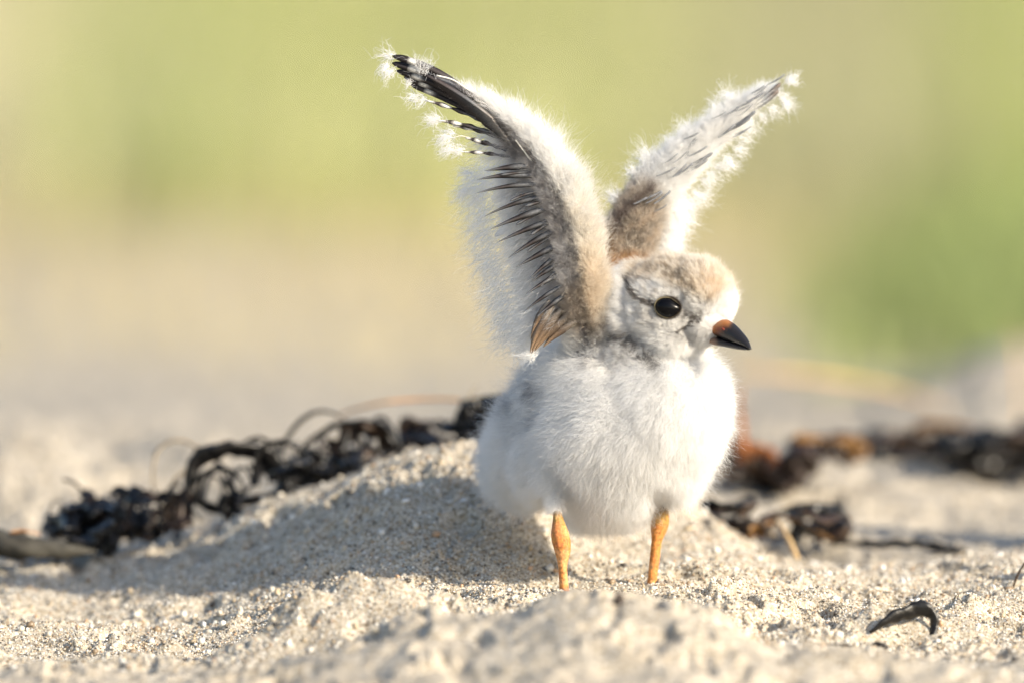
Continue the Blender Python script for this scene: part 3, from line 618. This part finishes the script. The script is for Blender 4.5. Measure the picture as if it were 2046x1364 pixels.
def free_down(name, roots, dirs, L_, n, spread, rad=.004, K=5, col=WHITE, rs=.05, curl=.2):
    """loose down fibres from a line of root points"""
    roots = np.asarray(roots, float); k = rng.integers(0, len(roots), n); p = roots[k] + rng.normal(0, rs, (n, 3)); d = norm(np.asarray(dirs, float))[k if len(np.shape(dirs)) > 1 else np.zeros(n, int)] if len(np.shape(dirs)) > 1 else np.tile(norm(np.asarray(dirs, float)[None])[0], (n, 1))
    d0 = norm(d + rng.normal(0, spread, (n, 3))); d1 = norm(d0 + rng.normal(0, spread * 1.2, (n, 3)) + np.array([0, 0, -.15])); LL = L_ * rng.uniform(.4, 1.15, n)
    t = np.linspace(0, 1, K)[None, :, None]
    pts = p[:, None] + LL[:, None, None] * (d0[:, None] * (t - .5 * t ** 2) + d1[:, None] * .5 * t ** 2) + rng.normal(0, .05, (n, K, 3)) * LL[:, None, None] * t * (curl / .2)
    return hair_obj(name, pts, rad * rng.uniform(.6, 1.3, (n, 1)) * np.linspace(1, .3, K)[None], np.tile(np.asarray(col), (n, K, 1)) * rng.uniform(.92, 1.0, (n, 1, 1)), chick, K)
vr = spline([P(975, 335, 0), P(968, 400, 0), P(985, 500, 0), P(1008, 590, 0), P(1035, 680, 0)], 120)
free_down('down_fringe', vr, (-.75, .5, -.5), .85, 2000, .4, rs=.2)
vr = spline([P(1040, 345, -.7), P(1050, 420, -.7), P(1065, 500, -.7), P(1080, 600, -.7), P(1085, 670, -.7)], 120)
free_down('down_fringe', vr, (-.85, .45, -.45), .8, 10000, .22, rs=.14)
def tuft(px, py, Y, dx, dz, L_=.46, n=58, spread=.5, col=WHITE): 
    return free_down('down_tuft', [P(px, py, Y)], (dx, 0, dz), L_ * 1.15, n, spread, .0044, 5, col, .06, .6)
for a in [(782, 113, -.9, -1, .1), (775, 130, -.9, -.5, -1), (785, 140, -.9, -.7, -.7, .3), (838, 140, -1, -.25, 1, .42), (850, 146, -1, .25, 1, .42), (820, 165, -.9, -1, -.2, .2), (832, 195, -.9, -1, -.1, .4), (848, 200, -.9, -1, -.2, .3),
          (876, 240, -1, -1, .1, .42), (868, 236, -1, -.9, -.1, .3), (905, 270, -1, -1, .1, .5), (893, 275, -1, -.8, -.7, .42), (922, 303, -1, -1, .3, .45), (905, 295, -1, -.8, -.6, .4), (940, 345, -.3, -1, -.3, .45), (930, 380, 0, -.8, -.6, .5), (1066, 705, -.9, -.9, -.3, .5, 90), (1050, 700, -.5, -1, .1, .4, 90)]: tuft(*a)
# loose strings from feather tip to tuft
def string(pts, r=.012, col=(.85, .8, .7)):
    c = spline([P(*p) for p in pts], 14); v, f = sweep(c, r, 1, 5); mk('feather_filament', v, f, M_FEATH, chick, np.tile(np.array(col), (len(v), 1)))
string([(940, 276, -1), (920, 272, -1), (905, 276, -1), (893, 270, -1)]); string([(927, 304, -1), (915, 300, -1), (905, 290, -1)]); string([(782, 112, -1), (770, 108, -1), (760, 112, -1)])
string([(1062, 322, -1.5), (1045, 300, -1.5), (1030, 280, -1.5)], .02, (.9, .88, .8)); string([(1070, 326, -1.55), (1055, 305, -1.55), (1048, 296, -1.55)], .02, (.05, .04, .04))
string([(935, 179, -1.2), (905, 160, -1.2), (872, 151, -1.2)], .02, (.92, .9, .84))
# far wing feathers
fb = bands([(0, OFF * .8), (.4, SLT * 2), (.8, (.12, .10, .09)), (1, (.16, .12, .10))]); fo = bands([(0, OFF * .9), (.6, OFF), (1, OFF)])
for b_, t_, w_ in (((1510, 208), (1560, 166), 10), ((1508, 216), (1556, 180), 10), ((1498, 222), (1545, 192), 9)): feather('flight_feather', b_, t_, 2.3, 2.4, w_ / PPC, .03, fb, prof=fullp)
for b_, t_, w_ in (((1360, 340), (1425, 305), 7), ((1365, 348), (1415, 318), 6), ((1372, 300), (1392, 276), 8), ((1368, 318), (1378, 300), 6), ((1470, 250), (1510, 222), 7), ((1455, 262), (1500, 235), 6)):
    feather('flight_feather', b_, t_, 1.85, 1.85, w_ / PPC, .03, bands([(0, SLT * 1.6), (.5, SLT), (1, SLT * 2)]), prof=fullp)
for b_, t_, w_ in (((1440, 268), (1496, 232), 8), ((1425, 282), (1476, 254), 8), ((1405, 300), (1458, 274), 8), ((1385, 322), (1438, 300), 8), ((1370, 345), (1420, 332), 8), ((1352, 365), (1392, 362), 8), ((1338, 392), (1388, 402), 11), ((1328, 415), (1368, 440), 11), ((1318, 440), (1345, 478), 11)):
    feather('flight_feather', b_, t_, 2.3, 2.5, w_ / PPC, .05, bands([(0, OFF * .7), (.5, (.7, .66, .62)), (1, (.9, .86, .78))]), M_VANE, prof=lambda t: (.7 + .3 * np.cos(t * 20)) * np.clip((1 - t) / .15, .2, 1))
for k in range(26):                                       # fine dark shafts showing through the down of the far wing
    u = rng.random(); c0 = FWp[int(9 + u * 13)]; q0 = proj(c0); a0 = (q0[0] + rng.normal() * 12, q0[1] + rng.normal() * 12)
    feather('pin_feather', a0, (a0[0] + 26 + 14 * rng.random(), a0[1] - 10 - 18 * rng.random()), c0[1] - .62, c0[1] - .62, rng.uniform(2, 4.5) / PPC, .04, bands([(0, SLT * 3), (.5, SLT * 1.6), (1, SLT * 3)]), prof=fullp)
for a in [(1572, 163, 2.5, 1, .1, .3), (1580, 160, 2.5, .6, .3, .25), (1560, 195, 2.5, 1, -.2, .42), (1570, 205, 2.5, .6, -.6, .35), (1520, 230, 2.5, .7, -.6, .3), (1500, 212, 2.5, -.2, 1, .3), (1478, 275, 2.5, .9, -.4, .32), (1455, 330, 2.5, 1, 0, .3), (1430, 332, 2.5, 1, -.1, .4), (1402, 362, 2.5, 1, -.2, .35),
          (1388, 385, 2.5, .8, -.5, .4), (1378, 405, 2.5, 1, -.3, .5), (1368, 430, 2.5, .7, -.7, .5), (1352, 450, 2.5, .7, -.7, .5), (1345, 478, 2.5, .3, -1, .5), (1335, 470, 2.5, .1, -1, .6), (1360, 400, 2.4, .9, -.4, .5),
          (1448, 315, 2.5, .9, -.6, .5), (1470, 300, 2.5, 1, .1, .4), (1415, 345, 2.5, .8, -.7, .55), (1395, 395, 2.5, 1, -.1, .45), (1492, 255, 2.5, .8, -.6, .4), (1350, 480, 2.5, .5, -.9, .55), (1540, 215, 2.5, .8, -.5, .4)]: tuft(*a)
for a in [(1203, 446, 1.9, -.9, .6, .3), (1232, 398, 1.9, -.6, .8, .5), (1268, 350, 2, -.6, .8, .4), (1292, 322, 2, -.3, .9, .62), (1342, 292, 2.1, -.2, 1, .35), (1372, 268, 2.2, -.5, .8, .5), (1432, 222, 2.3, -.4, .8, .35), (1462, 200, 2.4, -.6, .8, .5)]: tuft(*a, 120, .6)
vr = spline([P(1312, 480, 2.3), P(1318, 435, 2.3), P(1335, 385, 2.3), P(1375, 335, 2.3), P(1430, 280, 2.4), P(1495, 228, 2.5)], 90)
free_down('down_fringe', vr, (.8, 0, -.35), .32, 3600, .38, rs=.08)
vr = spline([P(1325, 500, 2.0), P(1335, 440, 2.2), P(1350, 400, 2.3)], 50); free_down('down_fringe', vr, (.7, 0, -.5), .5, 2000, .38, rs=.12)

# down straggling among the pins along the trailing side of the near wing
vr = spline([P(1000, 262, -1.0), P(1050, 340, -1.0), P(1080, 420, -1.05), P(1105, 500, -1.05), P(1110, 580, -1.05), P(1115, 640, -1.1)], 160)
free_down('down_fringe', vr, (-.85, -.1, -.4), .42, 5200, .3, rad=.0036, rs=.07, col=(.72, .71, .72))
free_down('down_fringe', vr + np.array([-.25, .3, 0]), (-.85, .1, -.4), .75, 3000, .3, rad=.0036, rs=.12, col=(.9, .9, .91))
# --- eye
ec, en = EYE_C, norm(np.array([.05, -1, .04]))
ev_, ef = ellip_mesh(np.zeros(3), np.array([.315, .2, .25]), 36)
ev_[:, 2] -= .10 * ev_[:, 0] * 1.2; ev_[:, 2] *= 1 - .45 * sstep(.05, .33, ev_[:, 0]); ev_[:, 0] += .04 * sstep(.1, .3, ev_[:, 0])
EC = P(1334, 615, ec[1] + .045)
eye = mk('eye', ev_ + EC, ef, M_EYE, chick)
a = np.linspace(0, 2 * math.pi, 49)[:-1]
rx = .315 * np.cos(a); rz = .25 * np.sin(a); rz = (rz - .12 * rx) * (1 - .4 * sstep(.05, .33, rx)); rx = rx + .05 * sstep(.1, .3, rx)
ring = np.stack([rx * 1.03, -.05 - .03 * np.cos(a) * 0, rz * 1.03], -1) + EC
V, F = [], []
for i in range(48):
    nxt, prv = ring[(i + 1) % 48], ring[i - 1]; t_ = norm((nxt - prv)[None])[0]; u = norm(np.cross(t_, [0, -1, 0])[None])[0]
    for j in range(6): b_ = j * math.pi / 3; V.append(ring[i] + .014 * (math.cos(b_) * u + math.sin(b_) * np.array([0, -1, 0])))
    F += [(i * 6 + j, i * 6 + (j + 1) % 6, ((i + 1) % 48) * 6 + (j + 1) % 6, ((i + 1) % 48) * 6 + j) for j in range(6)]
mk('eye_ring', V, F, M_BEAK, eye, np.tile(np.array((.20, .17, .10)), (len(V), 1)))
# --- the far eye mirrors the near one across the head's own axis
hc_ = P(1352, 612, -.9); ax = norm(np.array([.80, -.60, 0.])); lat = np.array([.60, .80, 0.])
rel = EC - hc_; far_c = hc_ + rel - 2 * lat * (rel @ lat)
r_ = bvh.ray_cast(Vector(hc_ + norm((far_c - hc_)[None])[0] * 4), Vector(norm((hc_ - far_c)[None])[0])); far_c = np.array(r_[0]) if r_[0] is not None else far_c
v_, f_ = ellip_mesh(far_c, np.array([.27, .22, .24]), 24); mk('eye', v_, f_, M_EYE, chick)
# --- beak
def mandible(top, bot, Ys, halfw, cf, name, n=26):
    tp, bt = spline(top, n), spline(bot, n); Yv = np.interp(np.linspace(0, 1, n), np.linspace(0, 1, len(Ys)), Ys); hw = np.interp(np.linspace(0, 1, n), np.linspace(0, 1, len(halfw)), halfw)
    a, b = P(tp[:, 0], tp[:, 1], Yv), P(bt[:, 0], bt[:, 1], Yv); c = (a + b) / 2; h = (a - b) / 2; ns = 14; lt = np.array([.60, .80, 0.])
    V = np.array([[c[i] + h[i] * math.sin(k) + lt * hw[i] * math.cos(k) for k in np.arange(ns) * 2 * math.pi / ns] for i in range(n)]).reshape(-1, 3)
    F = [(i * ns + j, i * ns + (j + 1) % ns, (i + 1) * ns + (j + 1) % ns, (i + 1) * ns + j) for i in range(n - 1) for j in range(ns)] + [tuple(range(ns))[::-1], tuple((n - 1) * ns + j for j in range(ns))]
    return mk(name, V, F, M_BEAK, beak, cf(V))
YB = BEAK_BASE[1]
beak = thing('beak', BO, None, None); beak.parent = chick; beak.location = (0, 0, 0); ORG[beak.name] = BO
def c_up(V):
    q = proj(V); n = len(V); c = np.tile(np.array((.014, .013, .015)), (n, 1)); nn = fbm(V, .12, 3, 5)
    base = sstep(1470, 1440, q[:, 0] + 1.5 * (q[:, 1] - 648) + nn * 8)
    c = lerp(c, (.30, .11, .028), base); c = lerp(c, (.20, .03, .012), base * blob(q, 1444, 660, 14, 8, .4)); c = lerp(c, (.10, .035, .02), base * sstep(668, 676, q[:, 1]) * .8)
    return c
def c_lo(V):
    q = proj(V); n = len(V); c = np.tile(np.array((.014, .013, .015)), (n, 1)); return lerp(c, (.30, .19, .13), sstep(1438, 1426, q[:, 0]) * .6)
mandible([(1405, 659), (1428, 652), (1446, 638), (1464, 646), (1480, 662), (1493, 678), (1501, 697)], [(1405, 664), (1422, 668), (1440, 674), (1458, 681), (1475, 687), (1490, 693), (1500, 698)], [YB + .35, YB, YB - .55, YB - .95], [.12, .26, .25, .2, .12, .03], c_up, 'upper_mandible')
mandible([(1412, 664), (1430, 670), (1450, 677), (1470, 684), (1485, 690), (1497, 697)], [(1414, 684), (1432, 690), (1450, 693), (1470, 697), (1485, 699), (1497, 699)], [YB + .3, YB, YB - .5, YB - .92], [.14, .22, .2, .15, .1, .03], c_lo, 'lower_mandible')
q_ = P(1447, 659, YB - .36); v_, f_ = ellip_mesh(q_, np.array([.085, .05, .04]), 16); v_[:, 2] -= (v_[:, 0] - q_[0]) * .45
mk('nostril', v_, f_, M_BEAK, beak, np.tile(np.array((.16, .03, .015)), (len(v_), 1)))

# ------------------------------------------------------------------ seaweed, straw and driftwood
def ground_at(px, Y):
    X = P(px, 900, Y)[0]; return float(height(np.array([X]), np.array([Y]))[0])
def strand(root, pts, r, mat, flat=.45, name='strand', n=None, twist=1.2, wob=.35, ns=8, tw0=.4):
    """pts: (px, py, Y); r: radii in px along the strand"""
    c = spline([P(*p) for p in pts], n or 10 * len(pts)); rr = np.interp(np.linspace(0, 1, len(c)), np.linspace(0, 1, len(r)), r) / PPC
    v, f = sweep(c, rr, flat, ns, twist, tw0=tw0, wob=wob, seed=int(pts[0][0])); return mk(name, v, f, mat, root)
def tangle(root, cx, cy, rx, ry, Y, n, r, mats, sd_, flat=.4, ry_depth=2.0):
    """crumpled strands curling within a low heap that rests on the sand"""
    r_ = random.Random(sd_)
    for i in range(n):
        x = cx + r_.uniform(-1, 1) * rx; y = cy + r_.uniform(-.9, 1) * ry; d = r_.uniform(0, 6.28); pts = []; yy = Y + r_.uniform(-1, 1) * ry_depth
        for k in range(r_.randint(5, 8)):
            pts.append((x, y, yy)); d += r_.uniform(-1.2, 1.2); st = r_.uniform(.3, .6) * min(rx, 60)
            x += math.cos(d) * st; y += math.sin(d) * st * .55; yy += r_.uniform(-.5, .5)
            x = min(max(x, cx - rx), cx + rx); y = min(max(y, cy - ry), cy + ry)
        w_ = r * r_.uniform(.7, 1.8)
        strand(root, pts, [w_ * .5, w_, w_ * 1.2, w_ * .8, w_ * .3], r_.choice(mats), flat, twist=r_.uniform(-4, 4), tw0=r_.uniform(0, 3))
def arcs(root, x0, x1, yf, Y, n, hmax, r, mats, sd_):
    """stiff blades springing out of the heap and back into it"""
    q = random.Random(sd_)
    for i in range(n):
        a = q.uniform(x0, x1); wd = q.uniform(25, 90); b = a + wd; hh = q.uniform(.3, 1) * hmax; yy = Y + q.uniform(-1.5, 1.5); k = q.uniform(-.3, .3)
        pts = [(a + wd * t + k * hh * math.sin(math.pi * t), yf(a + wd * t) - hh * math.sin(math.pi * t) ** .8, yy + .6 * math.sin(3 * t)) for t in (0, .17, .34, .5, .66, .83, 1)]
        w_ = r * q.uniform(.6, 1.5); strand(root, pts, [w_, w_ * 1.3, w_, w_ * .8], q.choice(mats), .35, twist=q.uniform(-2, 2), tw0=q.uniform(0, 3), wob=.3)
W, WB, PL = M_WEED, M_WEEDB, M_PALE
GRP = 'washed-up seaweed along the wrack line'
def weed(px, py, Y, label, cat='seaweed', name='seaweed_clump', group=GRP): return thing(name, P(px, py, Y), label, cat, group)
r1 = weed(230, 1080, 13, 'low black crumpled seaweed heap beside the grey driftwood at far left')
arcs(r1, 90, 330, lambda x: 1075 - .12 * (x - 100), 13, 18, 80, 6, [W, W, W, WB], 41); tangle(r1, 165, 1050, 60, 34, 12.5, 20, 13, [W, W], 1); tangle(r1, 235, 1025, 60, 45, 13.5, 13, 10, [W, WB, W], 2); tangle(r1, 320, 1030, 60, 42, 14, 14, 10, [WB, W, W, W], 3); strand(r1, [(-60, 1098, 12.4), (20, 1102, 12.4), (80, 1108, 12.2), (140, 1090, 12.2), (200, 1075, 12.4)], [8, 10, 12, 14, 10], W, .5)
strand(r1, [(125, 955, 15), (150, 965, 15), (175, 985, 15), (200, 1000, 15)], [3, 5, 5, 3], W)
strand(r1, [(240, 1060, 12), (225, 1020, 12.5), (200, 1005, 13), (170, 1030, 13), (130, 1060, 12.5), (100, 1085, 12)], [10, 18, 20, 20, 14, 6], W)
strand(r1, [(330, 1060, 13), (345, 1010, 13), (375, 980, 13), (350, 1060, 12.5)], [8, 14, 10, 5], WB)
r2 = weed(470, 1010, 14, 'black seaweed coil with open loops and a thin pale strand arching left')
strand(r2, [(385, 985, 13), (380, 950, 13), (400, 915, 13), (450, 898, 13), (510, 900, 13.3), (550, 925, 13.5), (565, 965, 13.5), (540, 1000, 13.5)], [11, 16, 21, 25, 25, 22, 18, 12], W, .4)
strand(r2, [(380, 980, 14), (410, 1010, 14), (440, 1015, 14), (446, 985, 14), (438, 955, 14), (415, 950, 14)], [10, 13, 12, 9, 7, 5], W, .5)
strand(r2, [(440, 1000, 13.5), (480, 1002, 13.5), (520, 996, 13.5), (560, 985, 13.5), (590, 970, 13.5)], [8, 12, 13, 14, 8], W, .5)
strand(r2, [(455, 955, 14), (460, 975, 14), (480, 985, 14), (500, 970, 14), (512, 945, 14)], [5, 8, 9, 8, 6], W, .5)
strand(r2, [(470, 905, 14), (490, 885, 14), (515, 875, 14), (540, 885, 14), (560, 905, 14), (575, 930, 14)], [3, 5, 6, 6, 6, 5], W)
strand(r2, [(495, 930, 14), (530, 940, 14.3), (560, 960, 14.3), (590, 950, 14.3)], [6, 12, 14, 8], W)
strand(r2, [(308, 985, 15), (305, 940, 15), (315, 900, 15), (345, 879, 15), (380, 884, 15), (405, 905, 15), (420, 915, 15)], [3, 3.5, 4, 4, 4, 3.5, 3], PL, .8)
strand(r2, [(350, 1000, 14.5), (345, 970, 14.5), (360, 945, 14.5), (390, 930, 14.5)], [4, 5, 5, 4], PL, .6)
tangle(r2, 590, 958, 50, 30, 14.5, 11, 8, [W, W, W], 6); tangle(r2, 460, 1012, 90, 14, 14, 10, 9, [W, W], 61); arcs(r2, 390, 580, lambda x: 1000 - .25 * (x - 390), 14, 9, 90, 5, [W], 42)
strand(r2, [(505, 960, 12.8), (520, 900, 12.8), (560, 880, 12.8), (600, 900, 12.8), (612, 945, 12.8)], [5, 8, 10, 8, 6], W, .35)
strand(r2, [(395, 1000, 12.6), (405, 950, 12.6), (445, 935, 12.6), (480, 955, 12.6), (490, 995, 12.6)], [5, 8, 9, 8, 6], W, .35)
r3 = weed(700, 940, 15, 'broad black seaweed pod under two tall arching blades')
strand(r3, [(560, 905, 15.5), (575, 875, 15.5), (600, 840, 15.5), (635, 822, 15.5), (665, 824, 15.5), (692, 838, 15.5)], [5, 6, 7, 7, 6, 3], W)
strand(r3, [(580, 930, 15), (610, 890, 15), (650, 860, 15), (700, 844, 15), (750, 846, 15), (785, 868, 15), (796, 900, 15), (785, 930, 15)], [5, 7, 8, 9, 10, 11, 10, 7], W)
strand(r3, [(665, 905, 15.3), (690, 872, 15.3), (735, 858, 15.3), (780, 885, 15.3), (770, 915, 15.3)], [10, 26, 32, 24, 10], WB, .3, wob=.6)
tangle(r3, 710, 920, 90, 20, 15, 14, 8, [W, W, WB], 8); tangle(r3, 650, 942, 70, 18, 14.5, 14, 8, [W], 9); arcs(r3, 560, 740, lambda x: 950 - .2 * (x - 560), 15, 12, 85, 5, [W, W, WB], 43)
r4 = weed(960, 860, 17, 'small dark seaweed knot just left of the chick')
tangle(r4, 965, 842, 42, 36, 16.5, 26, 12, [W, W, W], 10); tangle(r4, 880, 866, 70, 22, 17.5, 18, 11, [WB, WB, W], 11)
st = weed(930, 800, 18, 'slender dry grass blade standing beside the small dark knot', 'grass blade', 'dry_sprig', None)
strand(st, [(930, 812, 18), (940, 790, 18), (955, 764, 18)], [4, 5, 2], PL, .4, 'blade')
st = weed(850, 800, 19, 'thin orange stem arching low behind the seaweed', 'stem', 'orange_reed', None)
strand(st, [(670, 835, 20), (700, 820, 19.5), (770, 803, 19), (850, 797, 19), (930, 800, 18.5), (1010, 815, 18), (1060, 840, 18)], [2.5, 3.5, 4, 4.5, 4.5, 4, 3], M_STEM, .7, 'stem', wob=.1)
dw = thing('driftwood', P(80, 1120, 10.5), 'smooth grey driftwood piece lying at the left edge of the picture', 'driftwood')
strand(dw, [(-120, 1080, 10.5), (-40, 1085, 10.5), (40, 1090, 10.5), (120, 1097, 10.5), (195, 1102, 10.5)], [30, 33, 32, 22, 5], M_WOOD, .85, 'wood', n=40, twist=.2, wob=.25, ns=16, tw0=1.5)
strand(dw, [(20, 1062, 10.2), (50, 1060, 10.1), (80, 1066, 10.1)], [3, 6, 3], M_STEM, .4, 'bark_flake')
# right hand side
r5 = weed(1560, 960, 28, 'rusty brown seaweed heap just right of the chick')
tangle(r5, 1530, 930, 95, 42, 27.5, 26, 13, [WB, WB, M_RUST, W], 20); tangle(r5, 1660, 895, 70, 20, 29, 12, 10, [WB, W, M_AMBER], 21)
strand(r5, [(1470, 925, 26), (1500, 900, 26), (1540, 905, 26), (1530, 935, 26)], [10, 24, 22, 8], M_RUST, .35)
strand(r5, [(1655, 885, 28), (1680, 905, 28), (1700, 935, 28)], [8, 12, 6], W)
sr = weed(1482, 880, 25, 'upright rust red stalk rising behind the chick', 'stalk', 'dry_stalk', None)
strand(sr, [(1488, 900, 25), (1484, 850, 25), (1480, 800, 25), (1484, 770, 25)], [9, 8, 7, 4], M_RUST, .5, 'stalk', wob=.1)
r6 = weed(1850, 890, 38, 'ragged strip of seaweed with an amber kelp blade on top')
strand(r6, [(1820, 862, 38), (1850, 852, 38), (1890, 850, 38), (1940, 860, 38), (1960, 872, 38)], [8, 17, 18, 14, 6], M_AMBER, .4)
strand(r6, [(1690, 900, 38), (1740, 888, 38), (1790, 895, 38), (1830, 875, 38), (1870, 878, 38), (1930, 885, 38)], [6, 9, 12, 14, 12, 10], WB)
tangle(r6, 1790, 892, 100, 18, 38, 26, 11, [WB, W], 23)
r7 = weed(1990, 920, 35, 'thick black seaweed heap at the right edge of the picture')
tangle(r7, 1985, 903, 80, 40, 35, 40, 17, [W, W, W, WB], 25); tangle(r7, 2090, 890, 60, 36, 36, 12, 15, [W, WB], 26)
r8 = weed(1480, 1050, 15, 'dark seaweed strands tangled with straw right of the orange legs')
strand(r8, [(1345, 1000, 14), (1380, 1012, 14), (1420, 1030, 14), (1460, 1052, 14), (1490, 1062, 14)], [4, 8, 12, 14, 8], W)
tangle(r8, 1435, 1035, 60, 24, 14.5, 22, 11, [W, W, WB], 28); tangle(r8, 1510, 1050, 45, 22, 15, 9, 6, [M_AMBER, WB, PL], 29)
strand(r8, [(1540, 1030, 16), (1590, 1012, 16), (1640, 1008, 16), (1665, 1030, 16), (1670, 1065, 15.5), (1640, 1075, 15.5)], [4, 8, 10, 10, 10, 5], W)
tangle(r8, 1640, 1045, 50, 24, 16, 20, 11, [W, W, WB], 31)
s1 = weed(1570, 1080, 13, 'pale straw stick poking towards the camera from the dark strands', 'straw', 'straw', 'dry straw pieces')
strand(s1, [(1530, 1028, 15), (1555, 1045, 14), (1575, 1075, 12.5), (1592, 1112, 11)], [4, 6, 6.5, 6], M_STRAW, .7, 'stem', wob=.15)
s2 = weed(1610, 1060, 14, 'tawny straw piece slanting down to the right over the dark strands', 'straw', 'straw', 'dry straw pieces')
strand(s2, [(1560, 1035, 15.5), (1600, 1040, 15), (1635, 1060, 14), (1665, 1078, 13.5)], [4, 7, 7, 3], M_AMBER, .5, 'stem', wob=.2)
s3 = weed(1480, 1070, 14, 'short straw piece leaning left at the foot of the dark strands', 'straw', 'straw', 'dry straw pieces')
strand(s3, [(1530, 1035, 15), (1505, 1050, 14.5), (1480, 1075, 14)], [3, 5, 4], M_STRAW, .6, 'stem', wob=.2)
r9 = weed(1810, 1092, 14, 'thin flat black seaweed strip lying on the sand at right')
strand(r9, [(1680, 1082, 15), (1740, 1086, 15), (1800, 1084, 14.5), (1860, 1090, 14.5), (1930, 1098, 14)], [5, 10, 11, 15, 6], W, .6)
for px, py, Y, rr, lb in ((1740, 982, 31, 13, 'small brown seaweed scrap on the lit sand lump at right'), (1680, 1006, 27, 10, 'small dark seaweed scrap below the brown one')):
    r_ = weed(px, py, Y, lb, 'seaweed', 'seaweed_scrap', None); strand(r_, [(px - 22, py - 4, Y), (px, py, Y), (px + 18, py + 6, Y)], [rr * .5, rr, rr * .5], WB if rr > 11 else W, .6)
r10 = weed(1810, 1262, -5, 'glossy black seaweed curl arched over the sand in the right foreground')
strand(r10, [(1738, 1262, -5.4), (1770, 1243, -5.3), (1805, 1228, -5.1), (1838, 1216, -5), (1862, 1224, -5), (1866, 1248, -5), (1858, 1276, -5.1)], [3, 10, 16, 18, 13, 10, 12], W, .5, n=50, wob=.45, twist=.6, tw0=.35)
r11 = weed(1700, 1292, -8, 'half buried flat black seaweed scraps below the glossy curl')
strand(r11, [(1625, 1292, -8), (1670, 1288, -8), (1710, 1290, -8)], [3, 7, 4], W, .5); strand(r11, [(1735, 1292, -8), (1755, 1286, -8), (1775, 1292, -8)], [4, 8, 4], W, .7)
pb = thing('pebble', P(1238, 1300, -13), 'small dark oval pebble in the blurred foreground sand', 'pebble')
c_ = P(1238, 1296, -14.0); v_, f_ = ellip_mesh(np.zeros(3), np.array([.14, .14, .24]), 20); v_ *= 1 + .15 * vnoise(v_ * 4)[:, None]; zz = ground_at(1238, -14)
c_ = np.array([c_[0], -14, max(c_[2], zz)]); mk('stone', v_ + c_, f_, M_WEEDB, pb)
ch_ = thing('bark_chip', P(222, 1278, -.5), 'tiny black chip stuck upright in the sand at lower left', 'chip')
strand(ch_, [(216, 1284, -.5), (222, 1276, -.5), (226, 1268, -.5)], [3, 5, 2], W, .4, 'chip')
tw = weed(2035, 1150, 2, 'thin dark twig leaning at the right edge over shaded sand', 'twig', 'twig', None)
strand(tw, [(2022, 1180, 2), (2032, 1150, 2), (2048, 1122, 2)], [2, 3, 2], WB, .8, 'stem')
# blurred stems farther off
gb = weed(1650, 760, 62, 'long pale grass stem bending in an arch at right behind the chick', 'grass stem', 'bent_reed', None)
strand(gb, [(1470, 742, 60), (1560, 748, 60), (1660, 758, 61), (1760, 775, 62), (1850, 800, 63), (1900, 830, 64)], [8, 10, 11, 10, 8, 4], M_STRAW, .5, 'stem', wob=.05)
gb = weed(2035, 720, 62, 'pale dry grass tip standing at the right edge against green', 'grass stem', 'bent_reed', None)
strand(gb, [(2044, 860, 62), (2040, 760, 62), (2034, 700, 62), (2022, 645, 62)], [3, 5, 6, 3], M_STRAW, .5, 'stem', wob=.05)
print('done')
